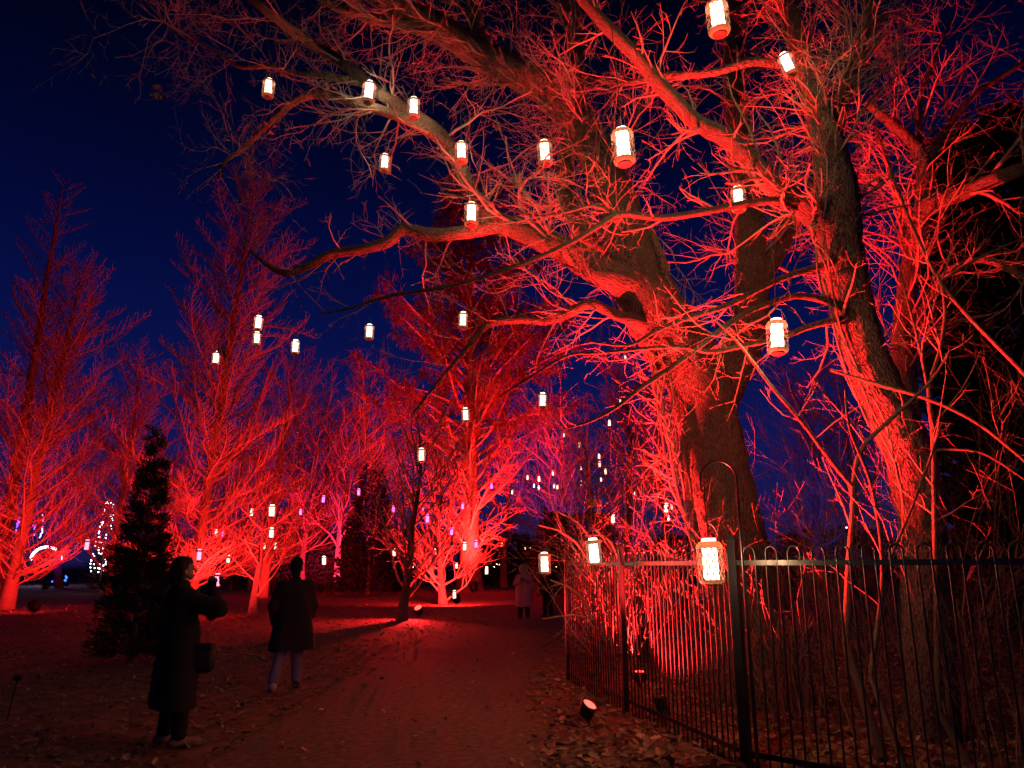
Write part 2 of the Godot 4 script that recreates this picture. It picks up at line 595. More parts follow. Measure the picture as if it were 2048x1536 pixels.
func lantern(x: float, y: float, hpx: float, tint: String, label: String, wire := 0.7, tilt := 0.0, zd := 0.0) -> Node3D:
	if zd == 0.0: zd = 0.31 * FOCAL / hpx
	var at := px(x, y + hpx * 0.5, zd)
	var t := thing("lantern", label, "lantern", at, "lanterns hung along the trail")
	var grow := hpx * span(y, zd) / 0.325
	grow = clampf(grow, 0.7, 1.2)
	part("candle_tube", lantern_parts.tube, [M.tube, M.tube_dim, M.tube_warm][int(x + y) % 3] if tint == "" else M["tube_" + tint], t)
	part("pierced_sleeve", lantern_parts.sleeve, M.bronze, t)
	part("base_cup", lantern_parts.base, M.copper, t)
	part("bail_handle", lantern_parts.handle, M.wire, t)
	var w := Mb.new()
	w.twigline(PackedVector3Array([Vector3(0, 0.43, 0), Vector3(0.004, 0.43 + wire * 0.5, 0.003), Vector3(0, 0.43 + wire, 0)]), 0.0045, 0.0045)
	part("hanging_wire", w.mesh(), M.wire, t)
	t.rotation = Vector3(0.05 * sin(x * 3.1), fmod(x * 1.7, TAU), 0.06 * sin(x * 7.7 + y))
	if tilt != 0.0: t.basis = Basis(Vector3(0, 0, 1), tilt) * t.basis
	t.scale = Vector3(1.1, 1.0, 1.1) * grow
	if zd < 20.0 and tint == "":
		var l := OmniLight3D.new()
		l.name = "candle_light"
		l.light_color = Color(1.0, 0.80, 0.58)
		l.light_energy = LANTERN_E * (3.4 if hpx > 72 else 1.0)
		l.light_size = 0.04
		l.omni_range = 60.0
		l.omni_attenuation = 2.0
		l.shadow_enabled = true
		t.add_child(l, true)
		l.position = Vector3(0, 0.2, 0)
	return t
const LANTERN_E := 0.24

# ------------------------------------------------------------------ trees
# a conifer that has dropped its needles: one straight stem, rising side branches, comb-like twigs
func redwood(at: Vector3, h: float, r: float, low: float, reach: float, count: int, label: String, seeded: int, lean := Vector3.ZERO, fine := 1.0, mat: Material = null, called := "bare_redwood_tree") -> Node3D:
	rg.seed = seeded
	var t := thing(called, label, "tree", at, "bare trees washed in red light")
	var p := PackedVector3Array()
	var rr := PackedFloat32Array()
	var w := Vector3.ZERO
	for i in 13:
		var f := i / 12.0
		w += Vector3(rg.randf_range(-1, 1), 0, rg.randf_range(-1, 1)) * 0.05
		p.append(Vector3(0, h * f - (0.15 if i == 0 else 0.0), 0) + lean * f + w * f)
		rr.append(r * pow(1.0 - f, 0.8) + 0.012 + (r * 0.35 * maxf(0.0, 1.0 - f * 14.0)))
	var c := smooth(p, rr, 0.35)
	var tm := Mb.new(); tm.with_uv = true
	tm.tube(c[0], c[1], 14, barkn, 0.10)
	part("trunk", tm.mesh(), M.bark_pale, t)
	var mb := Mb.new()
	var cpnt: PackedVector3Array = c[0]
	var m: Material = mat if mat else M.redwood
	for k in count:
		var f := (k + rg.randf()) / count
		var hh := lerpf(low, h * 0.995, pow(f, 1.12)) / h
		var i := hh * (cpnt.size() - 1)
		var b := cpnt[int(i)].lerp(cpnt[mini(int(i) + 1, cpnt.size() - 1)], i - int(i))
		var len := reach * pow(1.0 - f, 0.5) * rg.randf_range(0.45, 1.15) + 0.9
		var az := k * 2.399 + rg.randf_range(-0.4, 0.4)
		var rise := lerpf(0.38, 0.6, f) + rg.randf_range(-0.35, 0.35)
		var d := Vector3(cos(az) * cos(rise), sin(rise), sin(az) * cos(rise))
		limb_comb(mb, b, d, len, clampf(len * 0.0095, 0.011, 0.045), fine)
	part("crown", mb.mesh(), m, t)
	return t

func limb_comb(mb: Mb, p: Vector3, d: Vector3, length: float, r: float, fine: float) -> void:
	var k := clampi(int(length / 0.45), 3, 8)
	var pts := PackedVector3Array([p])
	var dirs := PackedVector3Array([d])
	var rad := PackedFloat32Array([r])
	var q := p
	var dd := d
	for i in k:
		dd = (dd + rv() * 0.24 + Vector3.UP * 0.07).normalized()
		q += dd * length / k
		pts.append(q); dirs.append(dd)
		rad.append(lerpf(r, 0.006, float(i + 1) / k))
	mb.tube(pts, rad, 4)
	var s := d.cross(Vector3.UP).normalized()
	var n2 := int(length / 0.10 * fine)
	for j in n2:
		var t := (j + rg.randf()) / n2
		if t < 0.12: continue
		var f := t * k
		var i := mini(int(f), k - 1)
		var b := pts[i].lerp(pts[i + 1], f - i)
		var side := s * (1.0 if j % 2 == 0 else -1.0)
		var e := (side * 0.9 + dirs[i + 1] * 0.75 + Vector3.UP * rg.randf_range(-0.1, 0.35) + rv() * 0.25).normalized()
		var l := length * 0.30 * (1.15 - t) * rg.randf_range(0.6, 1.3) + 0.12
		var m1 := b + e * l * 0.5
		var e2 := (e + Vector3.UP * 0.7 + rv() * 0.25).normalized()
		var m2 := m1 + e2 * l * 0.5
		mb.twigline(PackedVector3Array([b, m1, m2]), 0.0115, 0.0055)
		var n3 := int(l / 0.21 * fine)
		for g in n3:
			var u := (g + 0.4) / n3
			var bb := b.lerp(m1, u * 2.0) if u < 0.5 else m1.lerp(m2, u * 2.0 - 1.0)
			var e3 := (e2 * 0.6 + dirs[i + 1] * (0.8 if g % 2 == 0 else -0.3) + Vector3.UP * 0.45 + rv() * 0.35).normalized()
			var l3 := rg.randf_range(0.10, 0.26)
			mb.twigline(PackedVector3Array([bb, bb + e3 * l3]), 0.006, 0.003)

# a broad bare tree grown by rule (far trees, shrubs)
func bare_tree(at: Vector3, h: float, r: float, label: String, seeded: int, how: Dictionary, group: String, called := "bare_tree", mat: Material = null, boughs := 11, level := 3) -> Node3D:
	rg.seed = seeded
	var t := thing(called, label, "tree", at, group)
	var p := PackedVector3Array()
	var rr := PackedFloat32Array()
	var w := Vector3.ZERO
	for i in 7:
		var f := i / 6.0
		w += Vector3(rg.randf_range(-1, 1), 0, rg.randf_range(-1, 1)) * h * 0.018
		p.append(Vector3(0, h * 0.75 * f - (0.15 if i == 0 else 0.0), 0) + w)
		rr.append(r * (1.0 - 0.85 * f) + (r * 0.35 if i == 0 else 0.0))
	var c := smooth(p, rr, 0.3)
	var tm := Mb.new(); tm.with_uv = true
	tm.tube(c[0], c[1], 12, barkn, 0.12)
	part("trunk", tm.mesh(), M.bark, t)
	var mb := Mb.new()
	var cp_: PackedVector3Array = c[0]
	for k in boughs:
		var f := lerpf(how.get("low", 0.3), 1.0, (k + rg.randf()) / boughs)
		var b := cp_[int(f * (cp_.size() - 1))]
		var az := k * 2.399 + rg.randf()
		var rise: float = how.get("rise", 0.6) + rg.randf_range(-0.2, 0.3)
		sprout(mb, b, Vector3(cos(az) * cos(rise), sin(rise), sin(az) * cos(rise)), h * rg.randf_range(0.26, 0.42) * (1.15 - 0.4 * f), maxf(0.02, r * 0.28), level, how)
	part("crown", mb.mesh(), mat if mat else M.twig, t)
	return t

func thicket(at: Vector3, h: float, spread: float, stems: int, label: String, seeded: int, mat: Material, lean := Vector3.ZERO, per_m := 3.0, called := "bare_shrub") -> Node3D:
	rg.seed = seeded
	var t := thing(called, label, "shrub", at, "bare shrubs in the thicket")
	var how := {"up": 0.03, "wander": 0.20, "per_m": per_m, "ratio": 0.42, "open": 0.9}
	for k in stems:
		var a := rg.randf() * TAU
		var o := Vector3(cos(a), 0, sin(a)) * rg.randf() * spread * 0.25
		var d := (Vector3(cos(a), 0, sin(a)) * rg.randf_range(0.05, spread) + Vector3.UP * 1.6 + lean).normalized()
		var mb := Mb.new()
		sprout(mb, o - Vector3(0, 0.05, 0), d, h * rg.randf_range(0.6, 1.1), rg.randf_range(0.005, 0.012), 2, how)
		part("stem", mb.mesh(), mat, t)
	return t

func leaf_mass(at: Vector3, size: Vector3, count: int, leaf: float, label: String, seeded: int, mat: Material, called: String, category: String, group := "", taper := 0.0, stem := 0.09) -> Node3D:
	rg.seed = seeded
	var t := thing(called, label, category, at, group)
	var tm := Mb.new(); tm.with_uv = true
	tm.tube(PackedVector3Array([Vector3(0, -0.1, 0), Vector3(0.03, size.y * 0.45, 0.02), Vector3(0, size.y * 0.96, 0)]), PackedFloat32Array([stem, stem * 0.6, 0.012]), 8)
	part("trunk", tm.mesh(), M.bark, t)
	var mb := Mb.new()
	if called == "conifer":
		for k in 460:
			var v := 1.0 - sqrt(1.0 - rg.randf() * 0.995)
			var a := k * 2.399 + rg.randf_range(-0.3, 0.3)
			var len := size.x * 0.5 * (1.0 - v * taper) * rg.randf_range(0.7, 1.18)
			var o := Vector3(0, v * size.y + 0.1, 0)
			var d := Vector3(cos(a), lerpf(0.15, 1.1, v), sin(a)).normalized()
			mb.twigline(PackedVector3Array([o, o + d * len * 0.6, o + d * len]), 0.010, 0.004)
			for g in int(count / 330.0):
				var u := sqrt(rg.randf_range(0.08, 1.0))
				var p := o + d * len * u + rv() * 0.07 * (1.2 - 0.5 * u) + Vector3.DOWN * 0.10 * u * u
				var e := (d + rv() * 0.55 + Vector3.UP * 0.1).normalized()
				leaf_card(mb, p, e, aside(e, PI / 2), leaf * rg.randf_range(0.6, 1.5), leaf * rg.randf_range(0.12, 0.25))
		count = 0
	for k in count:
		var v := rg.randf()
		v = 1.0 - sqrt(1.0 - v * 0.999) if taper > 0.5 else v
		var y := v * size.y
		var fat := (1.0 - v * taper) if taper > 0.0 else sqrt(maxf(0.05, 1.0 - pow(v * 1.02 - 0.25, 2.0)))
		var a := rg.randf() * TAU
		var lobes := 0.75 + 0.25 * hills.get_noise_3d(cos(a) * 30.0 + at.x, y * 55.0, sin(a) * 30.0)
		var rad := sqrt(rg.randf_range(0.12, 1.0)) * fat * (lobes + 0.15 * rg.randf())
		var p := Vector3(cos(a) * rad * size.x * 0.5, y + size.y * 0.02, sin(a) * rad * size.z * 0.5)
		var d := (Vector3(cos(a), rg.randf_range(-0.3, 0.9), sin(a)) + rv() * 0.5).normalized()
		leaf_card(mb, p, d, aside(d, PI / 2), leaf * rg.randf_range(0.6, 1.5), leaf * rg.randf_range(0.25, 0.5))
	part("crown", mb.mesh(), mat, t)
	return t

var slim := 1.0

func limbed(root: Node3D, called: String, list: Array, sides: int, depth: float, mat: Material) -> Array:
	var c := curve_of(list, 0.08)
	for i in c[1].size():
		c[1][i] *= slim * (1.0 + (0.28 * exp(-i * 0.08 / 0.22) if called == "limb" else 0.0)) * (1.0 + 0.05 * hills.get_noise_2d(i * 2.5, list[0][0]))
	var mb := Mb.new(); mb.with_uv = true
	mb.off = root.position
	mb.tube(c[0], c[1], sides, barkn, depth)
	part(called, mb.mesh(), mat, root)
	return c

# ------------------------------------------------------------------ people
var head_mb: Mb
var hand_mb: Mb

func head_shape(cell: float) -> Mb:            # looks to -z, the chin's joint at the origin's height, eyes halfway up
	var V := func(x: float, y: float, z: float) -> Vector3: return Vector3(x, y, z)
	var b := [
		[Vector3(0, 0.145, 0.012), Vector3(0, 0.15, -0.02), 0.078, 0.074],
		[Vector3(0, 0.09, -0.03), Vector3(0, 0.03, -0.065), 0.06, 0.026],
		[Vector3(-0.035, 0.07, -0.03), Vector3(0.035, 0.07, -0.03), 0.036, 0.036],
		[Vector3(0, 0.115, -0.092), Vector3(0, 0.078, -0.113), 0.008, 0.013],
		[Vector3(-0.03, 0.125, -0.087), Vector3(0.03, 0.125, -0.087), 0.01, 0.01],
		[Vector3(-0.018, 0.047, -0.09), Vector3(0.018, 0.047, -0.09), 0.008, 0.008],
		[Vector3(-0.016, 0.037, -0.088), Vector3(0.016, 0.037, -0.088), 0.009, 0.009],
		[Vector3(-0.076, 0.115, 0.0), Vector3(-0.08, 0.08, -0.008), 0.014, 0.009],
		[Vector3(0.076, 0.115, 0.0), Vector3(0.08, 0.08, -0.008), 0.014, 0.009],
		[Vector3(-0.031, 0.108, -0.083), Vector3(-0.031, 0.108, -0.083), 0.011, 0.011],
		[Vector3(0.031, 0.108, -0.083), Vector3(0.031, 0.108, -0.083), 0.011, 0.011],
		[Vector3(0, 0.06, 0.02), Vector3(0, -0.06, 0.03), 0.052, 0.056],
	]
	return nets(b, cell, 0.012)

func hand_shape(cell: float) -> Mb:            # wrist at the origin, fingers towards -z and curled down to a hold, thumb on the +x side
	var b := [
		[Vector3(0, 0, 0.02), Vector3(0, 0, -0.02), 0.024, 0.026],
		[Vector3(-0.022, 0, -0.03), Vector3(-0.03, 0.002, -0.085), 0.017, 0.013],
		[Vector3(-0.004, 0.002, -0.03), Vector3(-0.008, 0.004, -0.092), 0.018, 0.014],
		[Vector3(0.016, 0, -0.03), Vector3(0.018, 0.003, -0.09), 0.018, 0.014],
	]
	var base := [Vector3(0.028, 0.002, -0.088), Vector3(0.008, 0.005, -0.094), Vector3(-0.013, 0.004, -0.09), Vector3(-0.033, 0.001, -0.08)]
	var lens := [0.042, 0.047, 0.044, 0.034]
	for i in 4:
		var p: Vector3 = base[i]
		var a := 0.35
		var r := 0.0092 - 0.0006 * absf(i - 1.0)
		for j in 3:
			var e: Vector3 = p + Vector3((1.5 - i) * 0.003, -sin(a), -cos(a)) * lens[i] * [1.0, 0.68, 0.5][j]
			b.append([p, e, r, r * 0.92])
			p = e; a += 0.72; r *= 0.92
	b.append([Vector3(0.022, -0.004, -0.012), Vector3(0.05, -0.016, -0.046), 0.0125, 0.011])
	b.append([Vector3(0.05, -0.016, -0.046), Vector3(0.05, -0.03, -0.08), 0.0105, 0.009])
	return nets(b, cell, 0.006)

func person(at: Vector3, yaw: float, j: Dictionary, label: String, coat: Material, trouser: Material, cell := 0.016) -> Node3D:
	var t := thing("person", label, "person", at, "people strolling along the trail")
	t.rotation.y = yaw
	var nk: Vector3 = j.neck
	# the body, one skin from head to feet
	var b := []
	b.append([nk + Vector3(0, -0.06, 0), nk + Vector3(0, 0.05, -0.005), 0.06, 0.052])
	b.append([nk + Vector3(-0.13, -0.09, 0), nk + Vector3(0.13, -0.09, 0), 0.06, 0.06])
	b.append([nk + Vector3(0, -0.15, 0), Vector3(0, 0.95, 0.0), 0.13, 0.12])
	b.append([Vector3(-0.07, 0.9, 0), Vector3(0.07, 0.9, 0), 0.11, 0.11])
	for s in 2:
		var sx := -1.0 if s == 0 else 1.0
		var sh := nk + Vector3(0.17 * sx, -0.09, 0)
		var el: Vector3 = j.elbow[s]
		var wr: Vector3 = j.wrist[s]
		b.append([sh, el, 0.05, 0.038]); b.append([el, wr, 0.038, 0.026])
		b.append([Vector3(0.085 * sx, 0.88, 0), j.knee[s], 0.085, 0.056]); b.append([j.knee[s], j.ankle[s], 0.054, 0.036])
	var body := nets(b, cell, 0.03)
	body.add(head_mb, Transform3D(Basis.from_euler(j.get("head_turn", Vector3.ZERO)), nk + Vector3(0, 0.05, -0.01)))
	for s in 2:
		var el: Vector3 = j.elbow[s]
		var wr: Vector3 = j.wrist[s]
		var d := (wr - el).normalized()
		if j.has("reach"): d = (d + j.reach).normalized()
		var bs := Basis.looking_at(d, Vector3.UP if absf(d.y) < 0.9 else Vector3.FORWARD)
		if s == 1: bs = bs * Basis(Vector3(-1, 0, 0), Vector3(0, 1, 0), Vector3(0, 0, 1))
		body.add(hand_mb, Transform3D(bs, wr))
	part("body", body.mesh(), M.skin, t)
	# coat
	var hem: float = j.hem
	var fl: float = j.get("flare", 0.05)
	var c := []
	c.append([nk + Vector3(-0.14, -0.1, 0), nk + Vector3(0.14, -0.1, 0), 0.088, 0.088])
	c.append([nk + Vector3(0, -0.02, 0.01), nk + Vector3(0, -0.1, 0), 0.082, 0.12])
	for sx in [-1.0, 0.0, 1.0]:
		c.append([nk + Vector3(0.085 * sx, -0.17, 0), Vector3(0.09 * sx, 0.98, 0.0), 0.135, 0.145])
		c.append([Vector3(0.09 * sx, 0.98, 0.0), Vector3((0.09 + fl) * sx, hem - 0.1, 0.01), 0.15, 0.15 + fl * 0.5])
	for s in 2:
		var sx := -1.0 if s == 0 else 1.0
		var sh := nk + Vector3(0.17 * sx, -0.1, 0)
		var el: Vector3 = j.elbow[s]
		var wr: Vector3 = j.wrist[s]
		c.append([sh, el, 0.086, 0.07])
		c.append([el, el.lerp(wr, 0.88), 0.07, 0.052])
	if j.get("puffer", false):
		var y := hem + 0.1
		while y < nk.y - 0.15:
			for sx in [-1.0, 1.0]:
				c.append([Vector3(0.1 * sx, y, -0.03), Vector3(0.1 * sx, y, 0.04), 0.155, 0.155])
			y += 0.1
	var cm := nets(c, cell, 0.045)
	for i in cm.v.size():
		var q := cm.v[i]
		if q.y < hem: cm.v[i] = Vector3(q.x * 0.995, hem - 0.012 * sin(q.x * 22.0), q.z * 0.995)
	for i in cm.v.size():
		var q := cm.v[i]
		var fold := 0.010 * barkn.get_noise_3d(q.x * 5.0, q.y * 1.6, q.z * 5.0)
		if j.get("quilt", false): fold += 0.011 * absf(sin(q.y * PI / 0.095))
		cm.v[i] = q + cm.n[i] * fold
	part("coat", cm.mesh(), coat, t)
	# trousers and shoes
	var l := []
	l.append([Vector3(-0.06, 0.88, 0), Vector3(0.06, 0.88, 0), 0.125, 0.125])
	for s in 2:
		var sx := -1.0 if s == 0 else 1.0
		l.append([Vector3(0.09 * sx, 0.86, 0), j.knee[s], 0.105, 0.082]); l.append([j.knee[s], j.ankle[s] + Vector3(0, 0.02, 0), 0.08, 0.068])
	part("trousers", nets(l, cell, 0.03).mesh(), trouser, t)
	for s in 2:
		var an: Vector3 = j.ankle[s]
		var turn: float = j.get("toe", [0.1, -0.1])[s]
		var f := Vector3(-sin(turn), 0, -cos(turn))
		var up: float = j.get("heel", [0.0, 0.0])[s]
		var sh := nets([[an + Vector3(0, -0.005, 0.0), an + Vector3(0, -0.045, 0), 0.05, 0.045], [an + Vector3(0, -0.045, 0) - f * 0.05, an + Vector3(0, -0.05 - up, 0) + f * 0.16, 0.042, 0.038], [an + Vector3(0, -0.06 - up * 0.5, 0) - f * 0.06, an + Vector3(0, -0.062 - up, 0) + f * 0.17, 0.03, 0.03]], cell * 0.7, 0.03)
		part("shoe", sh.mesh(), j.shoes[s], t)
	# hair or hood
	var ht := Transform3D(Basis.from_euler(j.get("head_turn", Vector3.ZERO)), nk + Vector3(0, 0.05, -0.01))
	if j.hair == "hood":
		var hb := []
		for k in 14:
			var a := TAU * k / 14
			hb.append([Vector3(cos(a) * 0.115, 0.105 + sin(a) * 0.135, -0.055 + 0.02 * sin(a)), Vector3(cos(a + 0.45) * 0.115, 0.105 + sin(a + 0.45) * 0.135, -0.055 + 0.02 * sin(a + 0.45)), 0.033, 0.033])
		part("fur_trim", nets(hb, 0.012, 0.012).mesh(), M.fur, t).transform = ht
		part("hood", nets([[Vector3(0, 0.13, 0.045), Vector3(0, 0.02, 0.07), 0.115, 0.10]], 0.014, 0.02).mesh(), coat, t).transform = ht
	else:
		var hb := [[Vector3(0, 0.165, 0.02), Vector3(0, 0.165, -0.02), 0.082, 0.074], [Vector3(0, 0.13, 0.05), Vector3(0, 0.02, 0.075), 0.075, 0.06], [Vector3(-0.06, 0.14, 0.01), Vector3(-0.07, 0.03, 0.03), 0.034, 0.03], [Vector3(0.06, 0.14, 0.01), Vector3(0.07, 0.03, 0.03), 0.034, 0.03]]
		if j.hair == "long":
			hb.append([Vector3(0, 0.05, 0.085), Vector3(0, -0.14, 0.11), 0.075, 0.06])
			hb.append([Vector3(-0.06, 0.03, 0.05), Vector3(-0.08, -0.12, 0.04), 0.045, 0.035])
			hb.append([Vector3(0.06, 0.03, 0.05), Vector3(0.08, -0.12, 0.04), 0.045, 0.035])
		if j.hair == "beanie":
			hb = [[Vector3(0, 0.185, 0.012), Vector3(0, 0.165, -0.01), 0.085, 0.088], [Vector3(0, 0.13, 0.05), Vector3(0, 0.02, 0.07), 0.072, 0.058]]
		part("hat" if j.hair == "beanie" else "hair", nets(hb, 0.01, 0.03).mesh(), j.get("hair_mat", M.hair), t).transform = ht
	return t

# ------------------------------------------------------------------ railings
func railing(a: Vector3, b: Vector3, label: String, first_post: float, last_post: float, first_cap := 0.0) -> void:
	var t := thing("iron_railing", label, "railing", a, "bow-topped railing panels round the thicket")
	var d := b - a
	d.y = 0.0
	var L := d.length()
	d /= L
	var turn := Basis(Vector3.UP, atan2(-d.z, d.x))
	var bars := int(L / 0.1)
	if bars % 2 == 1: bars += 1
	var gap := L / (bars + 1.0)
	var bm := Mb.new()
	bm.tube(PackedVector3Array([Vector3(0, -0.02, 0), Vector3(0, 0.9, 0), Vector3(0, 1.725, 0)]), PackedFloat32Array([0.0085, 0.0085, 0.0085]), 8)
	var bar := bm.mesh()
	var hm := Mb.new()
	var pts := PackedVector3Array()
	for k in 11:
		var q := PI * k / 10
		pts.append(Vector3(gap * 0.5 - cos(q) * gap * 0.5, 1.725 + sin(q) * gap * 0.55, 0))
	var rad := PackedFloat32Array(); rad.resize(11); rad.fill(0.0085)
	hm.tube(pts, rad, 8)
	var hoop := hm.mesh()
	rg.seed = int(L * 1000)
	for i in bars:
		var o := part("bar", bar, M.iron, t)
		o.transform = Transform3D(turn * Basis(Vector3(0, 0, 1), rg.randf_range(-0.004, 0.004)), d * gap * (i + 1))
		if i % 2 == 0:
			part("hoop", hoop, M.iron, t).transform = Transform3D(turn, d * gap * (i + 1))
	for y in [0.13, 1.645]:
		var rm := Mb.new()
		rm.box(Vector3(L * 0.5, y, 0), Vector3(L, 0.042, 0.014))
		part("rail", rm.mesh(), M.iron, t).transform = Transform3D(turn, Vector3.ZERO)
	for e in 2:
		var s: float = first_post if e == 0 else last_post
		if s <= 0.0: continue
		var pm := Mb.new()
		pm.box(Vector3(0, 0.9, 0), Vector3(s, 1.86, s))
		pm.box(Vector3(0, 1.842, 0), Vector3(s * 1.25, 0.02, s * 1.25))
		pm.box(Vector3(0, 1.862, 0), Vector3(s * 0.8, 0.03, s * 0.8))
		part("post", pm.mesh(), M.iron, t).transform = Transform3D(turn, Vector3.ZERO if e == 0 else b - a)

# ------------------------------------------------------------------ the scene
func _ready() -> void:
	hills.seed = 3
	hills.frequency = 0.05
	barkn.seed = 4
	barkn.noise_type = FastNoiseLite.TYPE_SIMPLEX_SMOOTH
	barkn.fractal_type = FastNoiseLite.FRACTAL_RIDGED
	barkn.fractal_octaves = 2
	barkn.frequency = 1.0
	var cam := Camera3D.new()
	cam.name = "camera"
	cam.fov = rad_to_deg(2.0 * atan(768.0 / FOCAL))
	cam.far = 600.0
	cam.near = 0.05
	cam.position = Vector3(0, EYE, 0)
	cam.rotation.x = pitch
	add_child(cam)
	cam.current = true
	var env := Environment.new()
	env.background_mode = Environment.BG_SKY
	env.sky = Sky.new()
	env.sky.sky_material = night_sky()
	env.tonemap_mode = Environment.TONE_MAPPER_LINEAR
	env.tonemap_exposure = 1.0
	env.sdfgi_enabled = true
	env.ssao_enabled = true
	env.ssil_enabled = true
	var we := WorldEnvironment.new()
	we.name = "world_environment"
	we.environment = env
	add_child(we)
	make_materials()
	lantern_meshes()
	var RED := Color(1.0, 0.15, 0.155)
	build_floods(RED)
	build_ground()
	build_oak()
	build_leaning_tree()
	build_right_trees()
	build_left_trees()
	build_far_trees()
	build_thicket()
	build_railings()
	build_people()
	build_lanterns()
	build_far_lights()
	build_litter()

func build_floods(RED: Color) -> void:
	var at := foot(1180, 8.3)
	flood(at, at + Vector3(0.40, 0.83, 0.40) * 4.0, 0.08, 370.0, 37.0, "glowing red floodlight in the leaf litter before the railing", RED, M.lens, "floodlights on the ground", 0.55)
	var lamp := get_node("floodlight")
	var cb := Mb.new()
	var cpts := PackedVector3Array()
	var crad := PackedFloat32Array()
	for k in 15:
		var u := k / 14.0
		cpts.append(Vector3(0.02 - 0.45 * u + 0.13 * sin(u * 9.0), 0.012 + 0.05 * exp(-u * 12.0), 0.15 * sin(u * 6.0) - 0.9 * u * u))
		crad.append(0.006)
	cb.tube(smooth(cpts, crad, 0.04)[0], smooth(cpts, crad, 0.04)[1], 6)
	part("cable", cb.mesh(), M.black, lamp)
	flood(foot(1280, 10.7), px(1255, 330, 9.3), 0.08, 250.0, 44.0, "red floodlight behind the brightly lit bars", RED, M.lens, "floodlights on the ground", 0.6)
	flood(foot(1322, 8.75), px(1150, 235, 9.3), 0.07, 270.0, 20.0, "small red floodlight in the brush behind the middle railing panel", RED, M.lens, "floodlights on the ground", 0.5)
	var dark: Material = M.lens
	flood(foot(65, 26.2), px(40, 900, 29.5), 0.17, 85.0, 78.0, "dark floodlight box below the leftmost red tree", RED, dark, "floodlights on the ground", 0.9)
	flood(foot(421, 22.6), px(394, 860, 26.0), 0.17, 130.0, 78.0, "dark floodlight on the grass between the two dark strollers", RED, dark, "floodlights on the ground", 0.9)
	flood(foot(548, 37.0), px(525, 1000, 40.0), 0.2, 55.0, 78.0, "far floodlight hidden behind the coat of the walking figure", RED, dark, "floodlights on the ground", 0.9)
	flood(foot(836, 24.9), foot(826, 24.9) + Vector3(-0.25, 1.45, 0.9), 0.13, 140.0, 84.0, "lit red floodlight right of the dark bare trunk", RED, dark, "floodlights on the ground", 0.9)
	flood(foot(911, 31.0), px(884, 1100, 34.0), 0.17, 210.0, 82.0, "dark floodlight under a low lantern by the white-hot shrub", RED, dark, "floodlights on the ground", 0.9)
	flood(foot(946, 46.5), px(935, 900, 50.0), 0.24, 1150.0, 50.0, "far floodlight at the foot of the tallest red tree", RED, dark, "floodlights on the ground", 0.8)

func path_mid(z: float) -> float:     # the path's middle at that forward distance
	return -1.35 + 0.0028 * z * z + 0.12 * sin(z * 0.35)

func build_ground() -> void:
	var mb := Mb.new()
	var xs := PackedFloat32Array()
	var zs := PackedFloat32Array()
	var x := 0.0
	var step := 0.12
	while x < 320.0:
		xs.append(x)
		x += step
		if x > 7.0: step *= 1.09
	var all := PackedFloat32Array()
	for i in range(xs.size() - 1, 0, -1): all.append(-xs[i])
	all.append_array(xs)
	var z := 12.0
	step = 0.14
	while z > -320.0:
		zs.append(z)
		z -= step
		if z < -18.0: step *= 1.08
	var w := all.size()
	for j in zs.size():
		for i in w:
			var h := lie(all[i], zs[j])
			mb.v.append(Vector3(all[i], h, zs[j]))
			mb.n.append(Vector3(lie(all[i] - 0.1, zs[j]) - lie(all[i] + 0.1, zs[j]), 0.2, lie(all[i], zs[j] - 0.1) - lie(all[i], zs[j] + 0.1)).normalized())
	for j in zs.size() - 1:
		for i in w - 1:
			var a := j * w + i
			for e in [a, a + w, a + 1, a + 1, a + w, a + w + 1]: mb.ix.append(e)
	struct("ground", mb.mesh(), M.ground)
	# the trodden path, a thin sheet with a ragged edge
	var pb := Mb.new()
	var n := 0
	var cols := 15
	z = 2.0
	while z < 46.0:
		for i in cols:
			var s := (i / (cols - 1.0)) * 2.0 - 1.0
			var half := 1.5 + 0.3 * hills.get_noise_2d(z * 14.0, 9.0 if s < 0 else 70.0) + 0.12 * hills.get_noise_2d(z * 70.0, 9.0 if s < 0 else 70.0)
			var wx := path_mid(z) + s * half
			pb.v.append(Vector3(wx, lie(wx, -z) + 0.012 - 0.028 * pow(absf(s), 10.0), -z))
			pb.n.append(Vector3.UP)
		n += 1
		z += 0.14
	for j in n - 1:
		for i in cols - 1:
			var a := j * cols + i
			for e in [a, a + cols, a + 1, a + 1, a + cols, a + cols + 1]: pb.ix.append(e)
	struct("path", pb.mesh(), M.path)

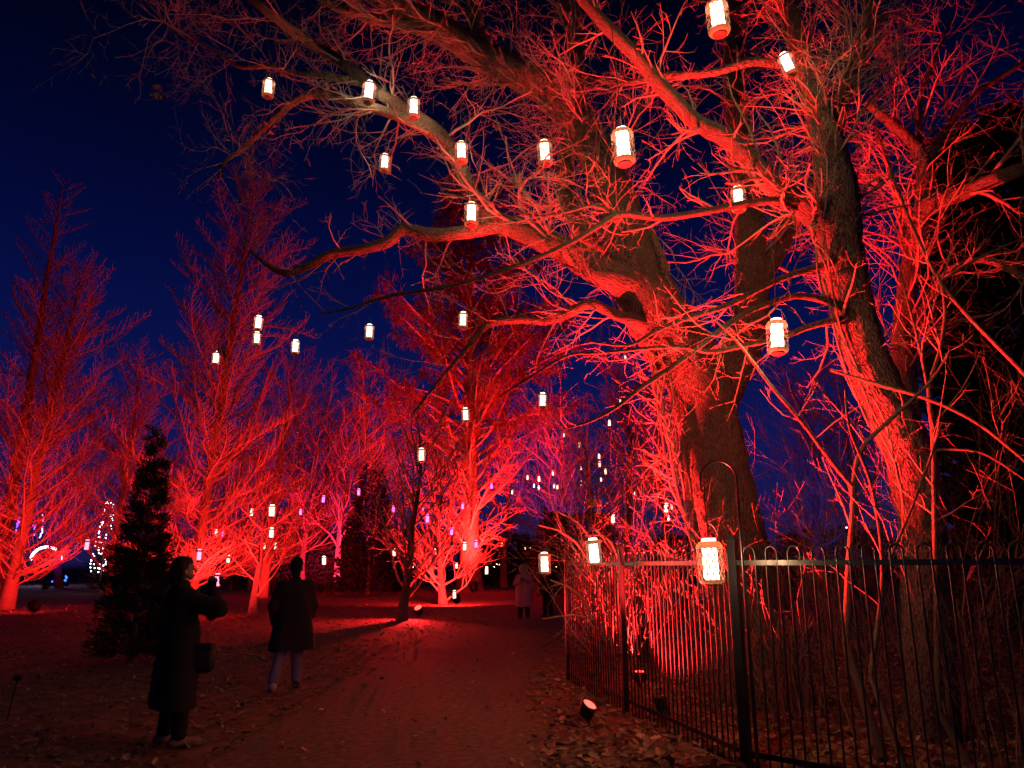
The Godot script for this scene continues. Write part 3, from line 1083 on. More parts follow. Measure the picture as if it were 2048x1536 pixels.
func build_oak() -> void:
	rg.seed = 101
	slim = 0.78
	var base := px(1505, 1400, 9.63)
	base.y = 0.0
	var t := thing("oak_tree", "huge bare oak forking behind the railing, its limbs hung with lanterns", "tree", base)
	var how := {"up": 0.035, "wander": 0.40, "per_m": 6.5, "ratio": 0.46, "open": 1.0}
	limbed(t, "trunk", [[1528, 1430, 9.63, 250], [1512, 1310, 9.63, 195], [1492, 1200, 9.63, 165], [1466, 1080, 9.55, 146], [1440, 950, 9.46, 136], [1416, 850, 9.46, 140], [1392, 760, 9.37, 150], [1345, 680, 9.37, 150], [1292, 590, 9.29, 132], [1258, 500, 9.29, 104], [1240, 420, 9.29, 92], [1202, 330, 9.48, 86], [1160, 250, 9.5, 84], [1112, 190, 9.53, 84], [1040, 148, 9.55, 74], [960, 108, 9.57, 66], [880, 55, 9.61, 60], [790, 12, 9.66, 50], [700, -40, 9.7, 40]], 72, 0.17, M.bark)
	var cr := Mb.new(); cr.off = base
	var cs := []
	cs.append(limbed(t, "limb", [[1415, 830, 9.46, 90], [1468, 735, 9.63, 92], [1498, 650, 9.8, 84], [1503, 540, 9.98, 74], [1495, 420, 10.15, 66], [1480, 300, 10.32, 58], [1470, 180, 10.49, 50], [1465, 60, 10.66, 44], [1460, -60, 10.84, 36]], 26, 0.15, M.bark))
	cs.append(limbed(t, "limb", [[1505, 590, 9.89, 46], [1545, 520, 9.98, 44], [1590, 440, 10.06, 38], [1640, 350, 10.15, 30], [1668, 260, 10.23, 24], [1700, 160, 10.32, 16]], 16, 0.12, M.bark))
	cs.append(limbed(t, "limb", [[1290, 600, 9.29, 84], [1240, 560, 9.12, 74], [1180, 530, 9.42, 72], [1110, 490, 9.42, 62], [1040, 460, 9.43, 54], [985, 438, 9.41, 46], [945, 390, 9.41, 40], [908, 310, 9.41, 36], [872, 262, 9.42, 34], [815, 222, 9.44, 32], [755, 182, 9.48, 30], [690, 130, 9.49, 27], [620, 85, 9.52, 24], [540, 28, 6.88, 20], [470, -30, 6.71, 14]], 24, 0.14, M.bark))
	cs.append(limbed(t, "limb", [[905, 300, 9.41, 32], [868, 268, 9.4, 28], [810, 238, 9.44, 26], [740, 214, 9.49, 25], [650, 190, 9.56, 22], [595, 200, 9.59, 19], [540, 245, 9.62, 15], [490, 295, 9.65, 12], [452, 322, 6.97, 9], [438, 352, 6.88, 6]], 14, 0.1, M.bark))
	cs.append(limbed(t, "limb", [[735, 168, 9.5, 20], [660, 152, 9.57, 16], [600, 148, 9.61, 14], [540, 133, 9.64, 12], [480, 134, 9.71, 10], [440, 108, 9.72, 8], [370, 68, 9.77, 6], [320, 40, 6.97, 4]], 10, 0.08, M.bark))
	cs.append(limbed(t, "limb", [[1000, 445, 9.42, 40], [930, 464, 9.45, 34], [862, 470, 9.5, 32], [806, 458, 9.53, 30], [778, 482, 9.54, 28], [728, 498, 9.56, 26], [664, 508, 9.61, 24], [620, 530, 9.63, 21], [572, 546, 9.66, 17], [535, 530, 9.67, 12], [500, 500, 9.69, 7]], 14, 0.12, M.bark))
	cs.append(limbed(t, "limb", [[1300, 660, 9.2, 44], [1262, 640, 9.03, 30], [1228, 628, 9.37, 26], [1180, 608, 9.37, 26], [1130, 630, 9.38, 25], [1090, 642, 9.4, 22], [1040, 640, 9.41, 20], [976, 650, 9.42, 18], [932, 700, 9.43, 14], [880, 760, 9.44, 10], [826, 828, 9.45, 6]], 12, 0.1, M.bark))
	cs.append(limbed(t, "limb", [[1290, 640, 9.63, 70], [1240, 560, 10.06, 50], [1178, 480, 9.78, 46], [1138, 410, 9.89, 42], [1130, 330, 9.92, 40], [1155, 220, 9.91, 40], [1150, 100, 9.94, 40], [1138, -50, 9.99, 36]], 16, 0.14, M.bark))
	cs.append(limbed(t, "limb", [[1000, 128, 9.57, 46], [955, 70, 9.66, 40], [945, 0, 9.71, 34], [940, -60, 9.76, 28]], 12, 0.12, M.bark))
	cs.append(limbed(t, "limb", [[900, 75, 9.59, 44], [820, 52, 9.65, 30], [740, 36, 9.71, 26], [660, 8, 9.76, 20], [590, -40, 9.81, 12]], 12, 0.1, M.bark))
	cs.append(limbed(t, "limb", [[1290, 440, 9.37, 18], [1312, 490, 9.12, 22], [1330, 545, 9.03, 24], [1332, 600, 9.03, 20], [1352, 620, 8.94, 16], [1375, 640, 8.86, 10]], 10, 0.1, M.bark))
	cs.append(limbed(t, "limb", [[1560, 128, 8.26, 20], [1500, 124, 8.17, 22], [1420, 146, 8.17, 20], [1330, 152, 8.26, 18], [1250, 166, 8.34, 16], [1180, 160, 9.31, 13], [1060, 164, 9.45, 9], [960, 170, 9.57, 6], [880, 160, 9.65, 4]], 10, 0.1, M.bark))
	cs.append(limbed(t, "limb", [[1400, 800, 9.37, 60], [1370, 900, 9.12, 26], [1380, 1000, 9.12, 18], [1400, 1090, 9.2, 14]], 8, 0.1, M.bark))
	for i in cs.size() - 1:
		clothe(cr, cs[i], 0.12 if i > 0 else 0.3, 4.0 if i in [2, 3, 4, 5] else 6.4, 0.6, 1.9, 2, how)
	var tr := curve_of([[1240, 420, 9.29, 92], [1202, 330, 9.48, 86], [1160, 250, 9.5, 84], [1112, 190, 9.53, 84], [1040, 148, 9.55, 74], [960, 108, 9.57, 66], [880, 55, 9.61, 60], [790, 12, 9.66, 50], [700, -40, 9.7, 40]])
	clothe(cr, tr, 0.0, 15.0, 0.6, 2.0, 2, how, 0.05)
	part("crown", cr.mesh(), M.twig_grey, t)
	# a few clusters of withered leaves still hanging on
	var dl := Mb.new(); dl.off = base
	for q in [[320, 182, 6.97], [545, 262, 9.62], [830, 128, 9.53], [745, 48, 9.68], [655, 165, 9.55], [880, 285, 9.41], [1194, 1000, 9.42], [1188, 1012, 9.43], [1085, 330, 9.53], [1345, 640, 8.77], [1000, 250, 9.49], [440, 700, 9.88]]:
		var c := px(q[0], q[1], q[2])
		for k in 9:
			var d := (Vector3.DOWN * 0.6 + rv()).normalized()
			leaf_card(dl, c + rv() * 0.05, d, aside(d, PI / 2), rg.randf_range(0.07, 0.13), 0.05)
	part("withered_leaves", dl.mesh(), M.dead_leaf, t, "stuff")
	# shoots that climb the lit edge of the trunk
	for k in 9:
		var mb := Mb.new(); mb.off = base
		var pts := []
		var sx := rg.randf_range(-78, -58)
		for q in [[1480, 1180], [1440, 1050], [1425, 960], [1408, 870], [1392, 780], [1370, 700]]:
			pts.append([q[0] + sx + rg.randf_range(-16, 12), q[1] + rg.randf_range(-20, 20), 9.15 + rg.randf_range(-0.15, 0.15), rg.randf_range(3, 6)])
		var c := curve_of(pts.slice(rg.randi_range(0, 2)))
		mb.tube(c[0], c[1], 5)
		clothe(mb, c, 0.1, 4.0, 0.25, 0.8, 1, how, 0.5)
		part("climbing_shoot", mb.mesh(), M.twig, t)

func build_leaning_tree() -> void:
	rg.seed = 202
	slim = 0.92
	var base := px(1868, 1490, 7.8)
	base.y = 0.0
	var t := thing("leaning_tree", "leaning bare tree behind the railing with a bright red left edge", "tree", base)
	var how := {"up": 0.03, "wander": 0.42, "per_m": 7.0, "ratio": 0.46, "open": 1.0}
	limbed(t, "trunk", [[1872, 1500, 7.8, 104], [1862, 1380, 7.8, 94], [1853, 1200, 7.8, 88], [1845, 1060, 7.8, 88], [1825, 940, 7.8, 90], [1788, 840, 7.8, 86], [1745, 745, 7.8, 80], [1714, 650, 7.8, 78], [1692, 560, 7.8, 82], [1676, 470, 7.8, 88], [1672, 370, 7.9, 76], [1650, 270, 8.0, 58], [1622, 170, 8.1, 46], [1592, 80, 8.2, 40], [1565, -40, 8.3, 34]], 56, 0.17, M.bark)
	var cs := []
	cs.append(limbed(t, "limb", [[1690, 520, 7.8, 60], [1655, 462, 7.75, 50], [1600, 408, 7.7, 45], [1542, 368, 7.65, 42], [1492, 312, 7.6, 39], [1445, 272, 7.55, 35], [1392, 244, 7.5, 32], [1332, 182, 7.4, 31], [1272, 112, 7.3, 29], [1212, 52, 7.2, 27], [1150, -20, 7.1, 22]], 18, 0.14, M.bark))
	cs.append(limbed(t, "limb", [[1665, 300, 8.0, 30], [1678, 230, 8.0, 27], [1700, 160, 8.0, 25], [1722, 90, 8.0, 23], [1745, -30, 8.0, 18]], 12, 0.1, M.bark))
	cs.append(limbed(t, "limb", [[1600, 408, 7.7, 24], [1558, 402, 7.5, 17], [1500, 406, 7.4, 16], [1400, 425, 7.3, 16], [1320, 436, 7.2, 15], [1242, 428, 7.1, 14], [1200, 450, 7.0, 13], [1140, 486, 6.9, 12], [1060, 522, 6.8, 11], [960, 556, 6.7, 10], [880, 576, 6.6, 9], [780, 592, 6.5, 8], [700, 616, 6.4, 6], [640, 628, 6.3, 4]], 8, 0.06, M.bark))
	cs.append(limbed(t, "limb", [[1240, 430, 7.1, 9], [1185, 412, 7.0, 8], [1130, 425, 6.9, 7], [1070, 432, 6.9, 5], [1000, 410, 6.8, 3]], 6, 0.05, M.bark))
	cs.append(limbed(t, "limb", [[1680, 520, 7.7, 22], [1640, 534, 7.6, 17], [1582, 550, 7.5, 15], [1530, 572, 7.4, 14], [1452, 612, 7.3, 13], [1382, 634, 7.2, 11], [1312, 662, 7.1, 9], [1258, 690, 7.0, 7], [1180, 684, 6.9, 4]], 8, 0.06, M.bark))
	cs.append(limbed(t, "limb", [[1715, 650, 7.7, 24], [1680, 612, 7.6, 18], [1602, 592, 7.4, 15], [1540, 606, 7.3, 14], [1482, 630, 7.2, 13], [1402, 690, 7.0, 12], [1332, 742, 6.9, 11], [1280, 776, 6.8, 10], [1236, 812, 6.7, 8], [1182, 842, 6.6, 6], [1128, 858, 6.5, 4]], 8, 0.06, M.bark))
	cs.append(limbed(t, "limb", [[1712, 640, 7.7, 24], [1680, 640, 7.6, 17], [1622, 652, 7.5, 14], [1560, 676, 7.4, 13], [1482, 692, 7.3, 12], [1422, 704, 7.2, 11], [1370, 694, 7.1, 10], [1302, 696, 7.0, 9], [1202, 706, 6.9, 7], [1140, 710, 6.9, 6], [1080, 742, 6.8, 5], [1000, 792, 6.8, 3]], 8, 0.06, M.bark))
	var cr := Mb.new(); cr.off = base
	clothe(cr, cs[0], 0.1, 7.0, 0.5, 1.3, 2, how)
	clothe(cr, cs[1], 0.1, 26.0, 0.6, 1.7, 2, how)
	clothe(cr, cs[2], 0.08, 3.0, 0.3, 0.9, 2, how, 0.4)
	for i in [3, 4, 5, 6]:
		clothe(cr, cs[i], 0.05, 4.2, 0.3, 0.9, 2, how, 0.4)
	var up := curve_of([[1676, 470, 7.8, 88], [1672, 370, 7.9, 76], [1650, 270, 8.0, 58], [1622, 170, 8.1, 46], [1592, 80, 8.2, 40], [1565, -40, 8.3, 34]])
	clothe(cr, up, 0.05, 20.0, 0.5, 1.5, 2, how, 0.09)
	var low := curve_of([[1825, 940, 7.8, 90], [1788, 840, 7.8, 86], [1745, 745, 7.8, 80], [1714, 650, 7.8, 78], [1692, 560, 7.8, 82], [1676, 470, 7.8, 88]])
	clothe(cr, low, 0.1, 7.0, 0.3, 0.9, 2, how, 0.035)
	part("crown", cr.mesh(), M.twig, t)
	for k in 10:      # ivy-like shoots on the lit side
		var mb := Mb.new(); mb.off = base
		var pts := []
		var sx := rg.randf_range(-46, -20)
		for q in [[1845, 1050], [1825, 940], [1788, 840], [1745, 745], [1714, 650], [1692, 560], [1676, 470], [1672, 380]]:
			pts.append([q[0] + sx + rg.randf_range(-9, 9), q[1] + rg.randf_range(-16, 16), 7.55 + rg.randf_range(-0.1, 0.08), rg.randf_range(3, 6)])
		var a := rg.randi_range(0, 3)
		var c := curve_of(pts.slice(a, a + rg.randi_range(4, 5)))
		mb.tube(c[0], c[1], 5)
		clothe(mb, c, 0.2, 3.0, 0.15, 0.5, 1, how, 0.5)
		part("climbing_shoot", mb.mesh(), M.twig, t)

func build_right_trees() -> void:
	rg.seed = 303
	slim = 0.9
	var base := px(1835, 1400, 9.2)
	base.y = 0.0
	var t := thing("slim_tree", "slim dark tree at the right with one thick limb leaving the frame", "tree", base)
	var how := {"up": 0.02, "wander": 0.36, "per_m": 5.0, "ratio": 0.5, "open": 0.95}
	limbed(t, "trunk", [[1838, 1400, 9.2, 62], [1832, 1150, 9.2, 52], [1825, 950, 9.2, 48], [1815, 800, 9.2, 46], [1806, 700, 9.1, 46], [1812, 600, 9.0, 40], [1830, 480, 8.9, 36], [1850, 390, 8.8, 38], [1846, 330, 8.8, 32], [1822, 282, 8.8, 26], [1770, 235, 8.8, 20], [1730, 205, 8.8, 12]], 16, 0.14, M.bark)
	var cs := []
	cs.append(limbed(t, "limb", [[1845, 420, 8.8, 34], [1880, 402, 8.6, 32], [1930, 384, 8.3, 30], [2000, 354, 7.9, 30], [2080, 326, 7.5, 28]], 12, 0.1, M.bark))
	cs.append(limbed(t, "limb", [[1848, 335, 8.8, 22], [1890, 262, 8.8, 15], [1950, 190, 8.7, 12], [2040, 130, 8.6, 9], [2090, 90, 8.6, 6]], 8, 0.08, M.bark))
	cs.append(limbed(t, "limb", [[1846, 345, 8.8, 20], [1838, 260, 8.9, 13], [1842, 190, 9.0, 10], [1870, 120, 9.0, 8], [1900, 40, 9.0, 5]], 8, 0.08, M.bark))
	cs.append(limbed(t, "limb", [[1805, 700, 9.1, 20], [1880, 560, 8.7, 14], [1960, 520, 8.2, 14], [2060, 560, 7.6, 14]], 8, 0.08, M.bark))
	cs.append(limbed(t, "limb", [[1820, 560, 9.0, 22], [1800, 420, 9.0, 12], [1772, 320, 9.0, 9], [1750, 250, 9.0, 6]], 8, 0.08, M.bark))
	var cr := Mb.new(); cr.off = base
	for c in cs: clothe(cr, c, 0.1, 8.0, 0.5, 1.7, 2, how, 0.35)
	var up := curve_of([[1815, 800, 9.2, 46], [1806, 700, 9.1, 46], [1812, 600, 9.0, 40], [1830, 480, 8.9, 36], [1850, 390, 8.8, 38], [1822, 282, 8.8, 26], [1770, 235, 8.8, 20]])
	clothe(cr, up, 0.0, 12.0, 0.5, 1.9, 2, how, 0.12)
	part("crown", cr.mesh(), M.twig, t)
	# long poles and saplings that cross in front of it
	var poles := [
		["tall orange sapling that splits in a V above the railing", [[1692, 1290, 6.9, 17], [1698, 1130, 6.9, 14], [1706, 1030, 6.9, 13], [1706, 972, 6.9, 13]], [[1706, 975, 6.9, 11], [1662, 922, 6.8, 10], [1602, 842, 6.7, 9], [1542, 772, 6.6, 8], [1480, 690, 6.5, 6], [1430, 640, 6.4, 4]], [[1706, 975, 6.9, 11], [1722, 900, 6.9, 10], [1782, 838, 6.8, 9], [1862, 762, 6.7, 7], [1900, 700, 6.6, 5]]],
		["long straight sapling slanting across the top right of the railing", [[2080, 785, 6.3, 11], [2040, 738, 6.4, 10], [1900, 590, 6.7, 9], [1832, 470, 7.0, 8], [1778, 335, 7.3, 6]], [[1880, 565, 6.75, 7], [1950, 520, 6.6, 6], [2060, 470, 6.4, 4]], [[1905, 596, 6.7, 6], [1958, 540, 6.6, 4]]],
		["pale sapling standing against the leaning trunk", [[1876, 1420, 6.9, 14], [1872, 1180, 6.9, 12], [1868, 1000, 6.9, 11], [1866, 870, 6.9, 11], [1858, 780, 6.9, 10], [1880, 700, 6.9, 9], [1890, 620, 6.9, 8], [1880, 560, 6.9, 6]], [[1858, 790, 6.9, 8], [1838, 690, 6.9, 7], [1812, 590, 6.9, 5], [1795, 520, 6.9, 3]], [[1868, 900, 6.9, 7], [1960, 905, 6.7, 5], [2050, 960, 6.5, 4]]],
		["forked sapling whose right arm runs down to the frame edge", [[1740, 1350, 6.4, 11], [1765, 1150, 6.4, 10], [1745, 980, 6.4, 8], [1700, 860, 6.4, 6], [1690, 780, 6.4, 4]], [[1765, 1150, 6.4, 7], [1830, 1000, 6.2, 6], [1880, 860, 6.1, 5]], [[1660, 740, 7.2, 6], [1760, 770, 7.0, 9], [1860, 800, 6.8, 8], [1960, 850, 6.6, 7], [2070, 940, 6.4, 6]]],
	]
	var h2 := {"up": 0.02, "wander": 0.2, "per_m": 2.6, "ratio": 0.5, "open": 0.9}
	for q in poles:
		var c0 := curve_of(q[1])
		var b: Vector3 = c0[0][0]
		b.y = 0.0
		var s := thing("sapling", q[0], "sapling", b, "saplings behind the railing")
		var tw := Mb.new(); tw.off = b
		for k in [1, 2, 3]:
			var c := limbed(s, "stem", q[k], 7, 0.06, M.bark_pale)
			clothe(tw, c, 0.15, 2.4, 0.3, 1.1, 2, h2, 0.45)
		var down := Mb.new(); down.off = b
		var foot_at: Vector3 = c0[0][0]
		if foot_at.y > 0.05:
			down.tube(PackedVector3Array([Vector3(foot_at.x + 0.25, -0.1, foot_at.z), foot_at]), PackedFloat32Array([c0[1][0] * 1.2, c0[1][0]]), 7)
			part("stem", down.mesh(), M.bark_pale, s)
		part("crown", tw.mesh(), M.twig, s)
	leaf_mass(Vector3(13.2, 0, -17.5), Vector3(6.5, 12.5, 5.0), 15000, 0.5, "black evergreen mass filling the right edge", 31, M.evergreen, "evergreen_tree", "tree", "dark evergreens behind", 0.0, 0.2)
	leaf_mass(Vector3(17.5, 0, -14.0), Vector3(6.0, 9.0, 5.0), 8000, 0.5, "black evergreen cut by the right edge of the frame", 33, M.evergreen, "evergreen_tree", "tree", "dark evergreens behind", 0.0, 0.2)

func build_left_trees() -> void:
	redwood(foot(12, 29.5), 13.6, 0.22, 0.8, 5.2, 105, "wide bare tree cut by the left frame edge, lowest boughs white-hot", 401, Vector3(1.0, 0, 0.3), 1.0)
	redwood(foot(376, 26.0), 16.2, 0.18, 1.2, 4.3, 125, "tall pointed bare red tree behind the figure taking a photo", 402, Vector3(0.9, 0, 0.0), 1.1)
	redwood(foot(214, 34.0), 11.4, 0.15, 1.5, 4.0, 75, "smaller bare red tree between the two big left trees", 403, Vector3(0.2, 0, 0.0), 0.9)
	redwood(foot(522, 40.0), 13.5, 0.26, 1.0, 5.4, 70, "slender bare tree with a glowing foot beside the walking figure", 404, Vector3(0.8, 0, 0.0), 0.8)
	redwood(foot(-10, 42.0), 25.0, 0.34, 8.0, 3.6, 55, "tall dim tree behind the leftmost red tree", 405, Vector3(0.2, 0, 0.0), 0.9)
	var how := {"up": 0.10, "wander": 0.22, "per_m": 2.6, "ratio": 0.52, "open": 0.85, "low": 0.12, "rise": 0.55}
	bare_tree(foot(503, 25.0), 4.4, 0.13, "short dark trunk standing before the slender glowing tree", 411, {"up": 0.05, "wander": 0.2, "per_m": 1.6, "ratio": 0.5, "open": 0.8, "low": 0.35, "rise": 0.6}, "bare trees washed in red light", "bare_tree", M.twig, 7, 2)
	bare_tree(foot(805, 23.5), 7.4, 0.145, "bare tree with a black trunk in front of the lit lamp", 412, how, "bare trees washed in red light", "bare_tree", M.twig, 30, 3)
	bare_tree(foot(885, 33.5), 8.6, 0.16, "low spreading tree glowing white-hot at its fork", 413, {"up": 0.12, "wander": 0.22, "per_m": 2.6, "ratio": 0.5, "open": 0.9, "low": 0.1, "rise": 0.5}, "bare trees washed in red light", "bare_tree", M.twig, 44, 3)
	leaf_mass(foot(262, 13.6), Vector3(1.45, 4.3, 1.4), 13000, 0.10, "narrow black conifer left of the figure taking a photo", 421, M.needle, "conifer", "tree", "", 0.82, 0.07)
	rusty_tree()

# the tallest tree: rusty needles hanging in curtains from spreading boughs
func rusty_tree() -> void:
	rg.seed = 431
	var at := foot(939, 50.0)
	var t := thing("rusty_tree", "tallest tree at the centre, hung with curtains of rusty needles", "tree", at, "bare trees washed in red light")
	var h := 29.5
	var p := PackedVector3Array(); var r := PackedFloat32Array()
	for i in 13:
		var f := i / 12.0
		p.append(Vector3(sin(f * 3.0) * 0.12 - 0.5 * f, h * f - (0.2 if i == 0 else 0.0), 0))
		r.append(0.58 * pow(1.0 - f, 0.75) + 0.03 + (0.35 if i == 0 else 0.0))
	var c := smooth(p, r, 0.5)
	var tm := Mb.new(); tm.with_uv = true
	tm.tube(c[0], c[1], 18, barkn, 0.12)
	part("trunk", tm.mesh(), M.bark_pale, t)
	var mb := Mb.new()
	var lf := Mb.new()
	var cpn: PackedVector3Array = c[0]
	for k in 150:
		var f := (k + rg.randf()) / 150.0
		var y := lerpf(2.2, h * 0.985, f)
		var b := cpn[int(y / h * (cpn.size() - 1))]
		var az := k * 2.399 + rg.randf_range(-0.5, 0.5)
		# reach of the crown: wide low shelf, a waist, and a domed top
		var reach := 7.2 * (1.0 - smoothstep(0.42, 1.0, f)) + 2.2
		if f > 0.62: reach = 4.8 * sqrt(maxf(0.02, 1.0 - pow((f - 0.74) / 0.27, 2.0)))
		if f < 0.30: reach = lerpf(4.0, 8.0, f / 0.30)
		var len := reach * rg.randf_range(0.6, 1.12)
		var rise := lerpf(0.5, 0.75, f) if f < 0.3 else rg.randf_range(0.2, 0.75)
		var d := Vector3(cos(az) * cos(rise), sin(rise), sin(az) * cos(rise))
		var q := b
		var pts := PackedVector3Array([b])
		var rad := PackedFloat32Array([clampf(len * 0.018, 0.02, 0.13)])
		var n := 6
		for i in n:
			d = (d + rv() * 0.13 + Vector3.UP * (0.05 if f < 0.3 else -0.05)).normalized()
			q += d * len / n
			pts.append(q)
			rad.append(lerpf(rad[0], 0.012, (i + 1.0) / n))
		mb.tube(pts, rad, 5)
		var nt := int(len * 3.2)
		for j in nt:
			var u := rg.randf_range(0.2, 1.0) * n
			var i := mini(int(u), n - 1)
			var o := pts[i].lerp(pts[i + 1], u - i)
			var e := (aside((pts[i + 1] - pts[i]).normalized(), 0.9) + Vector3.UP * 0.15).normalized()
			var l := rg.randf_range(0.4, 1.5)
			var tip := o + e * l + Vector3.DOWN * l * 0.12
			mb.twigline(PackedVector3Array([o, o + e * l * 0.55, tip]), 0.02, 0.008)
			for g in 3:
				var s := o.lerp(tip, (g + 0.5) / 3.0)
				var e2 := (e + rv() * 0.8).normalized()
				mb.twigline(PackedVector3Array([s, s + e2 * 0.5]), 0.012, 0.006)
			# needles in hanging tassels above the lower third
			var full := smoothstep(0.16, 0.30, f)
			for g in int(20.0 * full):
				var s := o.lerp(tip, rg.randf_range(0.1, 1.05)) + rv() * 0.1
				var dn := (Vector3.DOWN * 1.4 + e * 0.4 + rv() * 0.55).normalized()
				leaf_card(lf, s, dn, aside(dn, PI / 2), rg.randf_range(0.22, 0.62), rg.randf_range(0.03, 0.075))
	part("boughs", mb.mesh(), M.redwood, t)
	part("foliage", lf.mesh(), M.rust, t, "stuff")

func build_far_trees() -> void:
	var dim := {"up": 0.07, "wander": 0.28, "per_m": 2.2, "ratio": 0.5, "open": 0.85, "low": 0.25, "rise": 0.7}
	var far := [
		[640, 62.0, 19.0, 0.26, "misty bare tree in the gap left of the tallest tree", 0],
		[570, 70.0, 19.0, 0.26, "misty bare tree behind the slender tree with the glowing foot", 0],
		[705, 56.0, 19.0, 0.24, "misty bare tree against the left flank of the tallest tree", 0],
		[300, 60.0, 15.0, 0.25, "misty bare tree behind the tall pointed tree", 0],
		[120, 58.0, 14.0, 0.25, "misty bare tree behind the wide left tree", 0],
		[500, 52.0, 14.0, 0.24, "misty bare tree between the two left centre trees", 0],
		[600, 50.0, 12.0, 0.22, "low misty bare tree behind the walking figure", 0],
		[665, 47.0, 13.0, 0.22, "misty bare tree standing free left of the dark bushy evergreen", 0],
		[745, 60.0, 17.0, 0.25, "misty bare tree behind the left shoulder of the tallest tree", 0],
		[425, 58.0, 14.0, 0.24, "misty bare tree behind the trunk of the tall pointed tree", 0],
		[1010, 60.0, 15.0, 0.26, "misty bare tree behind the right shoulder of the tallest tree", 0],
		[1180, 40.0, 11.0, 0.2, "red bare tree behind the far railing", 0],
		[1085, 59.0, 17.0, 0.28, "blue-lit bare tree right of the tallest tree", 1],
		[1125, 52.0, 13.0, 0.25, "blue-lit bare tree above the far end of the railing", 1],
		[1250, 46.0, 17.0, 0.28, "bare tree far behind the left side of the oak", 1],
		[1340, 60.0, 20.0, 0.3, "bare tree far behind the fork of the oak", 1],
		[1640, 40.0, 14.0, 0.26, "bluish bare tree in the gap between oak and leaning tree", 1],
		[1740, 46.0, 16.0, 0.26, "bluish bare tree beyond the leaning trunk", 1],
	]
	var i := 0
	for f in far:
		bare_tree(foot(f[0], f[1]), f[2], f[3], f[4], 500 + i, dim, "bare trees far behind", "far_tree", M.redwood, 18, 3)
		i += 1
	var BLUE := Color(0.12, 0.22, 1.0)
	flood(foot(1085, 53.0), px(1085, 860, 58.0), 0.2, 110.0, 26.0, "far blue floodlight behind the pink figure", BLUE, M.lens_blue, "far blue floodlights")
	flood(foot(1135, 47.0), px(1135, 930, 52.0), 0.2, 70.0, 28.0, "far blue floodlight behind the far end of the railing", BLUE, M.lens_blue, "far blue floodlights")
	flood(foot(1655, 34.0), px(1650, 880, 40.0), 0.2, 60.0, 40.0, "far blue floodlight beyond the oak's right side", BLUE, M.lens_blue, "far blue floodlights")
	flood(foot(90, 50.0), px(130, 950, 58.0), 0.2, 90.0, 40.0, "far purple floodlight beside the arch of lights", Color(0.4, 0.16, 1.0), M.lens_blue, "far blue floodlights")
	# red washes further back
	var RED := Color(1.0, 0.17, 0.21)
	flood(foot(640, 45.0), px(630, 850, 54.0), 0.2, 300.0, 56.0, "far red floodlight left of the tallest tree", Color(0.9, 0.14, 0.3), M.lens, "far red floodlights")
	flood(foot(250, 52.0), px(280, 850, 60.0), 0.2, 160.0, 56.0, "far red floodlight behind the black conifer", RED, M.lens, "far red floodlights")
	flood(foot(1235, 38.0), px(1250, 850, 46.0), 0.2, 160.0, 45.0, "far red floodlight hidden behind the railing", RED, M.lens, "far red floodlights")
	# dark evergreen shrubbery along the back
	var hedge := [[-34.0, "dark hedge at the back behind the left trees"], [-20.0, "dark hedge at the back behind the black conifer"], [-7.0, "dark hedge at the back behind the walking figure"], [6.0, "dark hedge at the back behind the pink figure"], [19.0, "dark hedge at the back beyond the railing"], [33.0, "dark hedge at the back beyond the oak"], [48.0, "dark hedge at the back right"]]
	for k in hedge.size():
		leaf_mass(Vector3(hedge[k][0], 0, -74.0 - 3.0 * (k % 2)), Vector3(17.0, 3.6 + (k % 3) * 0.7, 5.0), 3600, 0.55, hedge[k][1], 600 + k, M.evergreen, "hedge", "hedge", "dark hedge along the back")
	leaf_mass(foot(735, 44.0), Vector3(5.0, 7.5, 4.5), 5200, 0.3, "dark bushy evergreen left of the white-hot low tree", 621, M.evergreen, "evergreen_bush", "bush", "", 0.8, 0.12)
	leaf_mass(foot(600, 52.0), Vector3(7.0, 6.5, 4.5), 4600, 0.35, "dark bushy evergreen behind the walking figure", 622, M.evergreen, "evergreen_bush", "bush", "", 0.7, 0.12)
	leaf_mass(foot(460, 54.0), Vector3(6.0, 5.6, 4.5), 4000, 0.35, "dark bushy evergreen behind the tall pointed tree", 623, M.evergreen, "evergreen_bush", "bush", "", 0.75, 0.12)
	leaf_mass(foot(1010, 62.0), Vector3(7.0, 4.0, 4.5), 4000, 0.35, "dark bushy evergreen behind the pink figure", 624, M.evergreen, "evergreen_bush", "bush", "", 0.0, 0.12)
	leaf_mass(foot(1160, 40.0), Vector3(6.0, 4.2, 4.5), 4000, 0.35, "dark bushy evergreen behind the far railing", 625, M.evergreen, "evergreen_bush", "bush", "", 0.0, 0.12)

